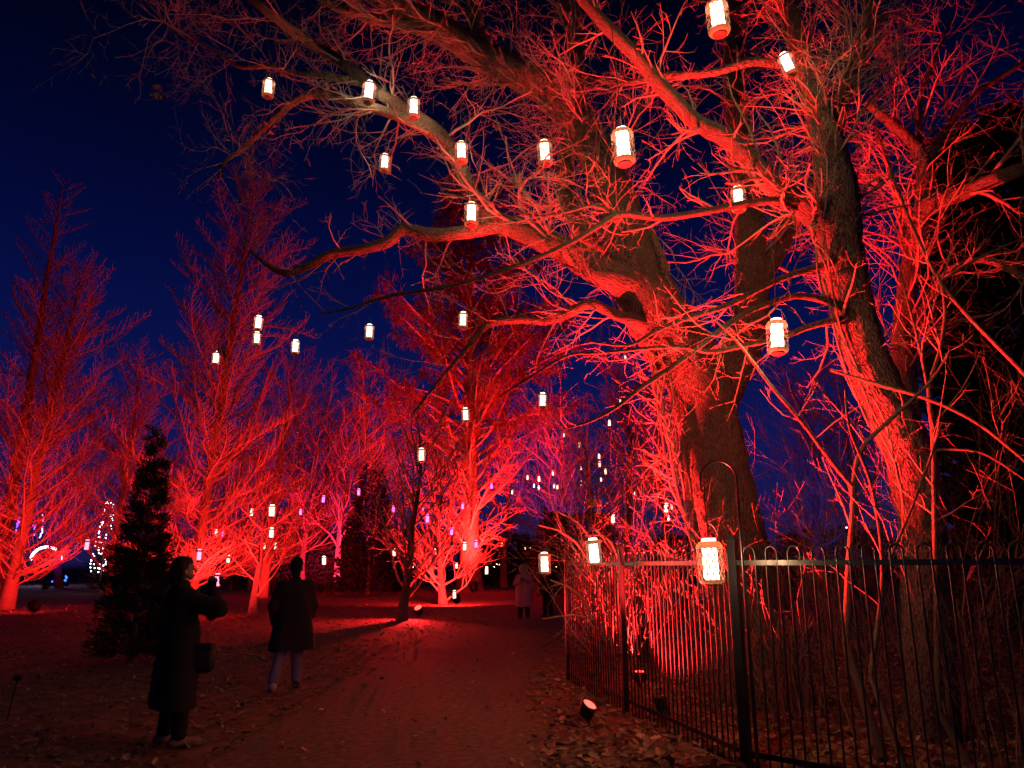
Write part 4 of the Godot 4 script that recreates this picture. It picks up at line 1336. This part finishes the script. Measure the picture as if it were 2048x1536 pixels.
func build_thicket() -> void:
	# brush behind the railing, lit by the lamp on the leaf litter
	var spots := [
		[1232, 10.6, 1.9, 0.5, 5, "brush leaning over the far panel of the railing"],
		[1290, 10.3, 2.6, 0.8, 8, "dense red brush behind the brightly lit bars"],
		[1345, 9.6, 1.9, 0.7, 7, "brush at the left foot of the oak"],
		[1250, 12.2, 3.4, 0.7, 8, "tall red brush left of the oak trunk"],
		[1330, 12.6, 4.2, 0.6, 8, "tallest red brush close to the left of the oak trunk"],
		[1420, 9.2, 1.5, 0.9, 7, "brush in front of the oak trunk"],
		[1470, 8.6, 1.3, 0.9, 7, "low brush behind the thick railing post"],
		[1560, 8.2, 1.9, 0.7, 7, "brush right of the thick railing post"],
		[1620, 7.7, 1.4, 0.8, 7, "brush low between post and leaning tree"],
		[1680, 8.6, 2.2, 0.6, 6, "upright brush left of the leaning trunk"],
		[1760, 7.2, 1.3, 0.8, 6, "brush at the left foot of the leaning trunk"],
		[1930, 7.0, 1.9, 0.7, 6, "dim brush right of the leaning trunk"],
		[2010, 6.4, 1.5, 0.7, 6, "dim brush at the right frame edge"],
		[1580, 11.5, 3.2, 0.45, 3, "thin dim stems right of the oak trunk"],
		[1660, 12.5, 4.4, 0.5, 5, "tall dim stems between oak and leaning tree"],
		[1545, 9.6, 2.6, 0.5, 4, "slender stems just right of the oak foot"],
		[1600, 8.9, 2.4, 0.5, 5, "slender stems behind the second bow of the near railing"],
		[1730, 9.6, 3.0, 0.5, 5, "slender stems crossing behind the leaning trunk"],
		[1800, 8.4, 2.6, 0.6, 7, "slender stems behind the foot of the leaning trunk"],
		[1900, 8.2, 3.2, 0.6, 8, "slender stems between leaning trunk and frame edge"],
		[2030, 8.0, 3.6, 0.6, 8, "slender stems leaving the frame at the right edge"],
		[1700, 12.0, 4.4, 0.4, 4, "tallest slender stems beyond the leaning trunk"],
		[1950, 10.5, 3.6, 0.6, 5, "tall dim stems behind the right railing"],
	]
	var i := 0
	for s in spots:
		var at := foot(s[0], s[1])
		var lean := Vector3(-0.5, 0, 0.25) if i == 0 else Vector3.ZERO
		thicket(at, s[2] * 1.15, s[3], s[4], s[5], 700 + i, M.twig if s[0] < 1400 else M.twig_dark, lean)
		i += 1
	# arching shoots that reach out over the trail
	rg.seed = 777
	var at2 := foot(1222, 10.4)
	var t := thing("arching_shrub", "arching bright red shoots reaching left over the railing corner", "shrub", at2, "bare shrubs in the thicket")
	var how := {"up": -0.02, "wander": 0.14, "per_m": 3.0, "ratio": 0.4, "open": 0.7}
	for q in [
		[[1225, 1300, 10.4, 7], [1215, 1150, 10.3, 7], [1180, 1075, 10.2, 6], [1148, 1040, 10.1, 5], [1112, 1022, 10.0, 3]],
		[[1240, 1300, 10.4, 7], [1232, 1180, 10.3, 7], [1222, 1100, 10.2, 6], [1192, 1060, 10.1, 5], [1180, 1055, 10.0, 3]],
		[[1215, 1300, 10.4, 7], [1190, 1150, 10.3, 6], [1150, 1082, 10.2, 5], [1115, 1060, 10.1, 4], [1076, 1050, 10.0, 3]],
		[[1205, 1330, 10.4, 6], [1170, 1200, 10.2, 5], [1140, 1175, 10.1, 4], [1100, 1160, 10.0, 3]],
		[[1200, 1330, 10.4, 6], [1190, 1240, 10.2, 5], [1150, 1230, 10.1, 4], [1085, 1238, 10.0, 3]],
		[[1250, 1250, 10.4, 7], [1240, 1120, 10.2, 6], [1205, 1070, 10.1, 5], [1170, 1072, 10.0, 3]],
	]:
		var mb := Mb.new(); mb.off = at2
		var c := curve_of(q)
		mb.tube(c[0], c[1], 5)
		clothe(mb, c, 0.45, 3.0, 0.2, 0.5, 1, how, 0.5)
		part("stem", mb.mesh(), M.twig, t)
	leaf_mass(foot(1255, 14.5), Vector3(2.6, 3.6, 1.8), 1500, 0.10, "bush with withered leaves glowing red left of the oak trunk", 778, M.dead_leaf, "leafy_bush", "bush", "", 0.1, 0.03)

func build_railings() -> void:
	var C := foot(1136, 11.5)
	var G := foot(1252, 9.1)
	var P := foot(1496, 6.6)
	C.y = 0.0; G.y = 0.0; P.y = 0.0
	var R := P + Vector3(0.743, 0, 0.669) * 3.4
	railing(C, G, "far railing panel in shadow, running away from the red lamp", 0.05, 0.06)
	railing(G, P, "middle railing panel with bars lit bright red by the lamp", 0.0, 0.0)
	railing(P, R, "near railing panel from the thick post to the right edge", 0.07, 0.05)
	# shepherd's crook beside the thick post
	var b := px(1484, 1110, 6.2)
	b.y = 0.0
	var t := thing("shepherds_crook", "black shepherd's crook rising beside the thick railing post", "hook pole", b)
	var mb := Mb.new()
	var pts := PackedVector3Array([Vector3(0, -0.1, 0), Vector3(0, 1.2, 0)])
	var top := px(1484, 958, 6.2).y
	var w := 36.0 * span(950, 6.2)
	for k in 13:
		var a := PI * k / 12.0
		pts.append(Vector3(-w + cos(a) * w, top + sin(a) * w, 0))
	pts.append(Vector3(-2.0 * w, top - 0.08, 0))
	pts.append(Vector3(-2.0 * w + 0.012, top - 0.11, 0))
	var rad := PackedFloat32Array(); rad.resize(pts.size()); rad.fill(0.0095)
	mb.tube(pts, rad, 8, null, 0.0, true)
	part("pole", mb.mesh(), M.iron, t)
	# stake light in the grass at the far left
	var s0 := px(15, 1425, 8.6); s0.y = 0.0
	var s := thing("stake_marker", "small black knob on a thin leaning stake in the left grass", "stake light", s0)
	var e := px(36, 1355, 8.4) - s0
	var sm := Mb.new()
	sm.tube(PackedVector3Array([Vector3(0, -0.06, 0), e]), PackedFloat32Array([0.006, 0.006]), 6)
	part("stake", sm.mesh(), M.wire, s)
	var km := Mb.new()
	km.lathe(e, PackedVector2Array([Vector2(0, -0.035), Vector2(0.03, -0.03), Vector2(0.045, -0.005), Vector2(0.045, 0.012), Vector2(0.03, 0.03), Vector2(0, 0.035)]), 14)
	part("knob", km.mesh(), M.black, s)

func build_people() -> void:
	head_mb = head_shape(0.006)
	hand_mb = hand_shape(0.004)
	var at := foot(337, 7.45)
	at.y = lie(at.x, at.z)
	person(at, deg_to_rad(-58), {
		"neck": Vector3(0, 1.42, 0.02), "elbow": [Vector3(-0.30, 1.22, -0.22), Vector3(0.30, 1.22, -0.27)], "wrist": [Vector3(-0.075, 1.40, -0.23), Vector3(0.075, 1.40, -0.24)],
		"reach": Vector3(0, 0.5, -0.2), "knee": [Vector3(-0.11, 0.47, 0.0), Vector3(0.11, 0.47, -0.05)], "ankle": [Vector3(-0.13, 0.09, 0.03), Vector3(0.12, 0.09, -0.06)],
		"hem": 0.36, "flare": 0.08, "quilt": true, "hair": "short", "hair_mat": M.hair, "shoes": [M.shoe_tan, M.shoe_tan], "head_turn": Vector3(0.15, 0, 0)},
		"person in a long black coat raising a phone to the face", M.coat_black, M.trouser_black)
	var yaw := Basis(Vector3.UP, deg_to_rad(-58))
	var ph := thing("phone", "dark phone held up in both hands at the left", "phone", at + yaw * Vector3(0, 1.475, -0.33))
	ph.rotation = Vector3(0.1, deg_to_rad(-58), 0)
	var pm := Mb.new()
	pm.box(Vector3.ZERO, Vector3(0.155, 0.076, 0.009))
	part("case", pm.mesh(), M.phone, ph)
	var cm := Mb.new()
	cm.box(Vector3(0.05, 0.018, -0.0055), Vector3(0.028, 0.028, 0.003))
	part("camera_bump", cm.mesh(), M.phone, ph)
	var bag := thing("shoulder_bag", "black shoulder bag with metal clasps on the hip of the figure taking a photo", "bag", at + yaw * Vector3(0.19, 0.78, -0.14))
	bag.rotation = Vector3(0, deg_to_rad(-58 + 75), 0)
	part("body", nets([[Vector3(-0.10, -0.08, 0), Vector3(0.10, -0.08, 0), 0.06, 0.06], [Vector3(-0.1, -0.02, 0), Vector3(0.1, -0.02, 0), 0.062, 0.062], [Vector3(-0.1, 0.04, 0), Vector3(0.1, 0.04, 0), 0.06, 0.06], [Vector3(-0.09, 0.08, 0), Vector3(0.09, 0.08, 0), 0.05, 0.05]], 0.012, 0.05).mesh(), M.black, bag)
	part("flap", nets([[Vector3(-0.11, 0.09, 0.02), Vector3(0.11, 0.09, 0.02), 0.045, 0.045], [Vector3(-0.1, 0.02, 0.055), Vector3(0.1, 0.02, 0.055), 0.018, 0.018]], 0.012, 0.03).mesh(), M.black, bag)
	for x in [-0.07, 0.07]:
		var km := Mb.new()
		var ring := PackedVector3Array(); var rr := PackedFloat32Array()
		for k in 13:
			ring.append(Vector3(x + cos(TAU * k / 12) * 0.014, 0.02 + sin(TAU * k / 12) * 0.014, 0.078)); rr.append(0.003)
		km.tube(ring, rr, 6)
		part("clasp", km.mesh(), M.chrome, bag)
	var st := Mb.new()
	st.tube(PackedVector3Array([Vector3(-0.10, 0.1, 0), Vector3(-0.12, 0.3, -0.04), Vector3(-0.10, 0.58, -0.10), Vector3(0.0, 0.66, -0.2)]), PackedFloat32Array([0.011, 0.011, 0.011, 0.011]), 6)
	part("strap", st.mesh(), M.black, bag)

	var at2 := foot(577, 10.75)
	at2.y = lie(at2.x, at2.z)
	person(at2, deg_to_rad(14), {
		"neck": Vector3(0, 1.43, -0.02), "elbow": [Vector3(-0.27, 1.08, 0.05), Vector3(0.25, 1.07, -0.06)], "wrist": [Vector3(-0.24, 0.84, -0.06), Vector3(0.20, 0.86, -0.2)],
		"knee": [Vector3(-0.13, 0.47, 0.02), Vector3(0.08, 0.48, -0.12)], "ankle": [Vector3(-0.20, 0.11, 0.17), Vector3(0.09, 0.09, -0.10)],
		"hem": 0.5, "flare": 0.05, "hair": "beanie", "hair_mat": M.coat_navy, "shoes": [M.shoe_pale, M.black], "heel": [0.03, 0.0]},
		"person in a dark knee-length coat and jeans walking away", M.coat_navy, M.jeans)

	head_mb = head_shape(0.011)
	hand_mb = hand_shape(0.006)
	var at3 := foot(1048, 24.3)
	at3.y = lie(at3.x, at3.z)
	person(at3, deg_to_rad(172), {
		"neck": Vector3(0, 1.36, 0), "elbow": [Vector3(-0.26, 1.06, -0.10), Vector3(0.26, 1.06, -0.10)], "wrist": [Vector3(-0.06, 1.18, -0.30), Vector3(0.06, 1.16, -0.30)],
		"reach": Vector3(0, 0.4, -0.3), "knee": [Vector3(-0.1, 0.46, -0.02), Vector3(0.1, 0.46, 0.0)], "ankle": [Vector3(-0.12, 0.09, 0.0), Vector3(0.12, 0.09, 0.02)],
		"hem": 0.36, "flare": 0.03, "hair": "hood", "puffer": true, "shoes": [M.black, M.black], "head_turn": Vector3(-0.15, 0, 0)},
		"person in a long pink padded coat with a fur-trimmed hood", M.coat_pink, M.trouser_black, 0.02)
	var yaw3 := Basis(Vector3.UP, deg_to_rad(172))
	var ph3 := thing("phone", "pale phone in the hands of the pink figure", "phone", at3 + yaw3 * Vector3(0, 1.22, -0.385))
	ph3.rotation = Vector3(-0.5, deg_to_rad(172), 0)
	var pm3 := Mb.new()
	pm3.box(Vector3.ZERO, Vector3(0.076, 0.155, 0.009))
	part("case", pm3.mesh(), M.shoe_pale, ph3)

	var at4 := foot(1096, 25.0)
	at4.y = lie(at4.x, at4.z)
	person(at4, deg_to_rad(150), {
		"neck": Vector3(0, 1.48, 0), "elbow": [Vector3(-0.26, 1.14, 0.03), Vector3(0.26, 1.14, 0.03)], "wrist": [Vector3(-0.22, 0.92, -0.08), Vector3(0.22, 0.92, -0.08)],
		"knee": [Vector3(-0.1, 0.48, -0.02), Vector3(0.1, 0.48, 0.0)], "ankle": [Vector3(-0.12, 0.09, 0.0), Vector3(0.12, 0.09, 0.02)],
		"hem": 0.72, "flare": 0.0, "hair": "beanie", "hair_mat": M.coat_navy, "shoes": [M.black, M.black]},
		"person in dark clothes behind the hanging lantern by the railing end", M.coat_navy, M.coat_navy, 0.022)

func build_lanterns() -> void:
	# centre x, centre y, height in the photograph, tint, label, wire length, tilt, distance
	var near := [
		[1440, 32, 78, "", "lantern cut by the top edge of the frame", 0.6, 0.0, 6.2],
		[1585, 125, 52, "", "lantern tilted to the left against the twiggy top of the leaning tree", 0.3, 0.22, 7.3],
		[1250, 290, 80, "", "large lantern in the gap right of the oak's main limb", 0.9, 0.0, 6.2],
		[1092, 305, 54, "", "lantern just left of the oak's main limb", 0.7, 0.0, 8.2],
		[923, 303, 48, "", "lantern in the upper middle above the long grey limb", 0.6, 0.0, 9.0],
		[942, 427, 52, "", "lantern hanging at the bend of the oak's long left limb", 0.4, 0.0, 8.8],
		[735, 183, 48, "", "upper left lantern wrapped in twigs on the grey limb", 0.3, 0.0, 9.2],
		[827, 215, 45, "", "lantern on the grey limb right of the twig-wrapped one", 0.3, 0.0, 9.0],
		[535, 175, 42, "", "lantern highest and furthest left over the open sky", 0.5],
		[768, 325, 38, "", "small lantern alone below the grey limb", 0.6, 0.0, 10.5],
		[1478, 398, 54, "", "lantern crossed by the thin red bough before the oak's right stem", 0.5, 0.0, 7.9],
		[1556, 672, 74, "", "bright lantern hung low between oak and leaning tree", 0.6, 0.0, 6.3],
		[515, 646, 31, "", "upper lantern of the pair right of the tall pointed tree", 0.6],
		[513, 677, 28, "", "lower lantern of the pair right of the tall pointed tree", 0.2],
		[590, 694, 30, "", "lantern alone in the blue gap of sky", 0.8],
		[430, 716, 28, "", "lantern against the trunk of the tall pointed tree", 0.6],
		[738, 664, 33, "", "lantern at the left edge of the tallest tree", 0.6],
		[925, 640, 34, "", "lantern at the tip of the low oak branch", 0.4],
		[932, 830, 29, "", "lantern on the trunk line of the tallest tree", 0.7],
		[1085, 801, 32, "", "lantern in the dark right of the tallest tree", 0.7],
		[843, 911, 29, "", "lantern above the bare tree with the black trunk", 0.6],
		[1190, 1105, 54, "", "lantern over the far railing panel", 0.5],
		[1090, 1128, 44, "", "lantern at head height left of the railing end", 0.35],
		[1425, 1126, 92, "", "largest lantern, before the thick railing post", 0.28, 0.0, 6.05],
	]
	var small := [
		[543, 1023, 26, "", "white lantern highest in the slender tree with the glowing foot"],
		[502, 1026, 16, "", "small white lantern left of the highest one in the glowing-foot tree"],
		[542, 1067, 22, "", "white lantern right of the slender trunk, second from the top"],
		[527, 1095, 15, "", "small white lantern on the slender trunk"],
		[551, 1094, 15, "", "small white lantern right of the slender trunk, low"],
		[601, 1025, 13, "pink", "pink lantern right of the glowing-foot tree"],
		[432, 1067, 15, "", "small white lantern right of the tall pointed tree's trunk"],
		[445, 1068, 12, "pink", "tiny pink lantern beside the small white one by the pointed tree"],
		[397, 1111, 24, "rose", "rosy lantern just above the raised phone"],
		[456, 1119, 16, "", "small dim white lantern between the two dark figures"],
		[433, 1162, 28, "rose", "lowest rosy lantern between the two dark figures"],
		[648, 1122, 18, "", "white lantern alone right of the walking figure's head"],
		[172, 1091, 22, "rose", "rosy lantern left of the black conifer"],
		[287, 1094, 14, "rose", "dim rosy lantern showing through the black conifer"],
		[646, 999, 15, "pink", "pink lantern in the dark gap right of the walking figure"],
		[717, 985, 15, "pink", "pink lantern before the dark bushy evergreen"],
		[786, 1019, 14, "pink", "pink lantern left of the black trunk"],
		[845, 1020, 11, "pink", "small violet lantern right of the black trunk"],
		[855, 1038, 18, "pink", "violet lantern below the small violet one"],
		[903, 1064, 16, "pink", "violet lantern left of the tallest trunk"],
		[925, 1013, 14, "pink", "violet lantern on the left edge of the tallest trunk"],
		[952, 1089, 16, "pink", "violet lantern on the right edge of the tallest trunk"],
		[983, 973, 12, "pink", "violet lantern right of the tallest trunk"],
		[788, 1106, 16, "", "white lantern left of the black trunk, low"],
		[870, 1104, 11, "", "tiny white lantern above the white-hot fork"],
		[929, 1094, 18, "", "white lantern at the foot of the tallest trunk"],
		[913, 1132, 12, "", "tiny white lantern right of the white-hot fork"],
		[973, 1142, 15, "", "white lantern right of the tallest trunk, low"],
		[909, 1190, 17, "", "lowest lantern over the dark floodlight by the white-hot tree"],
		[1226, 1039, 18, "", "white lantern above the brightly lit bars"],
		[1332, 1017, 20, "", "white lantern in the brush left of the oak trunk"],
		[1344, 1015, 11, "", "tiny lantern touching the one in the oak brush"],
		[1337, 1037, 12, "", "tiny lantern below the one in the oak brush"],
		[1270, 989, 9, "", "tiny lantern in the leafy red bush"],
		[1494, 948, 16, "rose", "rosy lantern right of the shepherd's crook"],
		[1386, 679, 9, "", "tiny lantern high on the oak fork"],
		[1379, 711, 11, "", "tiny lantern below the one high on the oak fork"],
		[1251, 715, 10, "", "tiny lantern above the long cream bough"],
		[1241, 804, 9, "", "tiny lantern resting on the long cream bough"],
		[1219, 847, 13, "", "small lantern below the long cream bough"],
		[1160, 891, 11, "", "small lantern high in the far string, below the bough tip"],
		[1128, 871, 8, "", "tiniest lantern by the bough tip"],
		[1198, 914, 11, "", "topmost lantern of the vertical far string"],
		[1199, 929, 12, "", "second lantern of the vertical far string"],
		[1211, 944, 12, "", "third lantern of the vertical far string, to its right"],
		[1202, 960, 9, "", "lowest lantern of the vertical far string"],
		[1162, 939, 10, "", "upper lantern of the far pair left of the vertical string"],
		[1163, 967, 10, "", "lower lantern of the far pair left of the vertical string"],
		[1106, 947, 10, "", "single far lantern over the blue-lit tree"],
		[1078, 959, 11, "", "upper right lantern of the far group of four"],
		[1055, 956, 10, "", "upper left lantern of the far group of four"],
		[1068, 972, 8, "", "lower left lantern of the far group of four"],
		[1077, 976, 10, "", "lower right lantern of the far group of four"],
		[1108, 973, 9, "", "left lantern of the far twin pair"],
		[1115, 975, 9, "", "right lantern of the far twin pair"],
		[1024, 985, 9, "", "far lantern alone right of the tallest trunk"],
	]
	for q in near:
		lantern(q[0], q[1], q[2], q[3], q[4], q[5], q[6] if q.size() > 6 else 0.0, q[7] if q.size() > 7 else 0.0)
	for q in small:
		lantern(q[0], q[1], q[2], q[3], q[4], 0.8)

func bulbs(t: Node3D, called: String, pts: Array, r: float, mat: Material) -> void:
	var mb := Mb.new()
	for p in pts:
		mb.lathe(p, PackedVector2Array([Vector2(0, -r), Vector2(r * 0.85, -r * 0.5), Vector2(r * 0.85, r * 0.5), Vector2(0, r)]), 5)
	part(called, mb.mesh(), mat, t, "stuff")

func build_far_lights() -> void:
	rg.seed = 900
	var white := glow(Color(0.95, 0.92, 1.0), 9.0)
	var violet := glow(Color(0.55, 0.25, 1.0), 4.0)
	var blue := glow(Color(0.12, 0.42, 1.0), 3.0)
	var warm := glow(Color(1.0, 0.85, 0.5), 8.0)
	# arch of lights
	var b := foot(85, 64.0)
	var t := thing("light_arch", "glowing white arch beyond the leftmost red tree", "light arch", b)
	var w := 30.0 * span(1100, 64.0)
	var mb := Mb.new()
	var pts := PackedVector3Array(); var rad := PackedFloat32Array()
	var dots := []
	var legs := px(85, 1120, 64.0).y
	pts.append(Vector3(-w, -0.1, 0)); rad.append(0.06)
	for k in 17:
		var a := PI - PI * k / 16.0
		pts.append(Vector3(cos(a) * w, legs + sin(a) * w * 0.85, 0)); rad.append(0.06)
		dots.append(Vector3(cos(a) * w, legs + sin(a) * w * 0.85, 0.1))
	pts.append(Vector3(w, -0.1, 0)); rad.append(0.06)
	mb.tube(pts, rad, 8)
	part("frame", mb.mesh(), M.black, t)
	var ribbon := Mb.new()
	var rp := PackedVector3Array(); var rr := PackedFloat32Array()
	for d in dots:
		rp.append(d); rr.append(0.10)
	ribbon.tube(rp, rr, 8)
	part("light_strip", ribbon.mesh(), white, t)
	var al := OmniLight3D.new(); al.name = "arch_light"; al.light_color = Color(0.75, 0.7, 1.0); al.light_energy = 6.0; al.light_size = 0.3; al.omni_range = 40.0; al.omni_attenuation = 2.0; al.shadow_enabled = true
	t.add_child(al); al.position = Vector3(0, legs + w * 0.6, 0.6)
	# blue display at its right foot
	var d2 := foot(118, 63.0)
	var t2 := thing("light_display", "small glowing blue light display at the arch's right foot", "light display", d2)
	var pl := Mb.new()
	pl.box(Vector3(0, 0.12, 0), Vector3(1.3, 0.34, 0.5))
	part("plinth", pl.mesh(), M.black, t2)
	var s := []
	for k in 26: s.append(Vector3(rg.randf_range(-0.55, 0.55), 0.34 + rg.randf() * rg.randf() * 1.0, rg.randf_range(-0.2, 0.25)))
	bulbs(t2, "blue_light", s, 0.075, blue)
	# streaming light columns left of it
	for q in [[82, 1030, 1075, "right violet light column above the arch"], [68, 1050, 1070, "middle violet light column above the arch"], [36, 1035, 1062, "left violet light column beside the red trunk"], [48, 1092, 1106, "low violet light column left of the arch"]]:
		var p0 := px(q[0], q[2], 66.0)
		var p1 := px(q[0], q[1], 66.0)
		var c := thing("light_column", q[3], "light column", Vector3(p0.x, 0, p0.z), "violet light columns far left")
		var po := Mb.new()
		po.tube(PackedVector3Array([Vector3(0, -0.1, 0), Vector3(0, p1.y, 0)]), PackedFloat32Array([0.05, 0.03]), 6)
		part("pole", po.mesh(), M.black, c)
		var ds := []
		for k in 16: ds.append(Vector3(rg.randf_range(-0.14, 0.14), lerpf(p0.y, p1.y, k / 15.0), rg.randf_range(0.02, 0.12)))
		bulbs(c, "fairy_light", ds, 0.075, violet if q[0] != 82 else glow(Color(0.85, 0.6, 1.0), 5.0))
	# a slim tree wound with white lights
	var f := foot(197, 48.0)
	var ft := leaf_mass(f, Vector3(1.5, 5.6, 1.5), 500, 0.2, "slim tree wound with tiny white lights left of the black conifer", 901, M.evergreen, "fairy_light_tree", "tree", "", 0.6, 0.05)
	var fs := []
	for k in 80:
		var y := rg.randf_range(1.2, 5.6)
		var a := rg.randf() * TAU
		var ra := (0.75 * (1.0 - y / 6.4) + 0.12)
		fs.append(Vector3(cos(a) * ra, y, absf(sin(a)) * ra))
	bulbs(ft, "fairy_light", fs, 0.042, white)
	# lamps glimpsed through the trees
	for q in [[1010, 1090, 66.0, 0, "twinkle of distant lamps right of the tallest trunk, left of two"], [1058, 1096, 70.0, 0, "twinkle of distant lamps above the pink figure"], [1108, 1131, 60.0, 0, "warm distant lamps left of the railing end"], [820, 1133, 62.0, 0, "warm distant lamps behind the black trunk"], [682, 1129, 66.0, 1, "bluish distant lamps right of the walking figure"], [1722, 1040, 60.0, 1, "pale distant lamps right of the oak"], [1690, 1054, 62.0, 1, "single pale distant lamp left of the leaning trunk"], [1962, 1075, 64.0, 1, "pale distant lamp over the right railing, left of two"], [1990, 1088, 64.0, 1, "pale distant lamp over the right railing, right of two"], [990, 1132, 68.0, 0, "row of warm distant lamps at the back hedge"]]:
		var p := px(q[0], q[1], q[2])
		var lt := thing("distant_lamp", q[4], "lamp", Vector3(p.x, 0, p.z), "lamps far behind")
		var po := Mb.new()
		po.tube(PackedVector3Array([Vector3(0, -0.1, 0), Vector3(0, p.y, 0)]), PackedFloat32Array([0.04, 0.03]), 6)
		part("pole", po.mesh(), M.black, lt)
		var ds := []
		var many := 5 if q[0] < 1200 else 2
		for k in many: ds.append(Vector3(rg.randf_range(-0.45, 0.45) if many > 2 else 0.1 * k, p.y + rg.randf_range(-0.12, 0.2), rg.randf_range(-0.1, 0.1)))
		bulbs(lt, "bulb", ds, 0.055, warm if q[3] == 0 else white)

func build_litter() -> void:
	rg.seed = 950
	var lm := Mb.new()
	# an oak leaf: a lobed outline folded along its rib
	var out := [[0.0, 0.0], [0.2, 0.1], [0.28, 0.24], [0.18, 0.34], [0.34, 0.5], [0.2, 0.62], [0.24, 0.8], [0.0, 1.0]]
	for s in [-1.0, 1.0]:
		for i in out.size() - 1:
			var a: Array = out[i]
			var b: Array = out[i + 1]
			var va := Vector3(a[0] * s, 0.10 + a[0] * 0.5 + 0.10 * a[1] * a[1], a[1] - 0.5)
			var vb := Vector3(b[0] * s, 0.10 + b[0] * 0.5 + 0.10 * b[1] * b[1], b[1] - 0.5)
			var ra := Vector3(0, 0.10 + 0.10 * a[1] * a[1], a[1] - 0.5)
			var rb := Vector3(0, 0.10 + 0.10 * b[1] * b[1], b[1] - 0.5)
			if i > 0: lm.tri(ra, vb, va)
			lm.tri(ra, rb, vb)
	var mm := MultiMesh.new()
	mm.transform_format = MultiMesh.TRANSFORM_3D
	mm.use_colors = true
	mm.mesh = lm.mesh()
	var xf := []
	var cl := []
	var C := foot(1136, 11.5)
	var G := foot(1252, 9.1)
	var P := foot(1488, 6.6)
	while xf.size() < 26000:
		var z := 2.6 + 30.0 * pow(rg.randf(), 2.0)
		var x := rg.randf_range(-0.85, 0.85) * (z + 1.5)
		var off := absf(x - path_mid(z)) / 1.5
		var chance := 0.06 if off < 0.85 else 0.45
		if off < 0.85 and hills.get_noise_2d(x * 25.0, z * 25.0) > 0.25: chance = 0.28
		var right := path_mid(z) + 1.45 + 0.35 * hills.get_noise_2d(z * 40.0, 3.0)
		if x > right and z < 13.0: chance = 2.2
		chance *= 0.55 + 0.9 * maxf(0.0, hills.get_noise_2d(x * 18.0 + 50.0, z * 18.0) + 0.3)
		if rg.randf() > chance: continue
		var s := rg.randf_range(0.04, 0.092) * (1.3 if x > right else 1.0)
		var bs := Basis(Vector3.UP, rg.randf() * TAU) * Basis(Vector3(1, 0, 0), rg.randf_range(-0.55, 0.55)) * Basis(Vector3(0, 0, 1), rg.randf_range(-0.7, 0.7))
		if rg.randf() < 0.5: bs = bs * Basis(Vector3(0, 0, 1), PI)
		xf.append(Transform3D(bs.scaled(Vector3.ONE * s), Vector3(x, lie(x, -z) + 0.012 + rg.randf() * 0.02, -z)))
		var k := rg.randf()
		var tone := rg.randf_range(0.7, 1.6) * (1.7 if rg.randf() < 0.12 else 1.0)
		cl.append(Color(0.26 * tone, (0.15 + 0.06 * k) * tone, (0.075 + 0.05 * k) * tone))
	mm.instance_count = xf.size()
	for i in xf.size():
		mm.set_instance_transform(i, xf[i])
		mm.set_instance_color(i, cl[i])
	var o := MultiMeshInstance3D.new()
	o.name = "fallen_leaves"
	o.multimesh = mm
	o.material_override = M.litter
	add_child(o)
	tag(o, "brown oak leaves scattered over path, grass and railing foot", "leaves", "", "stuff")
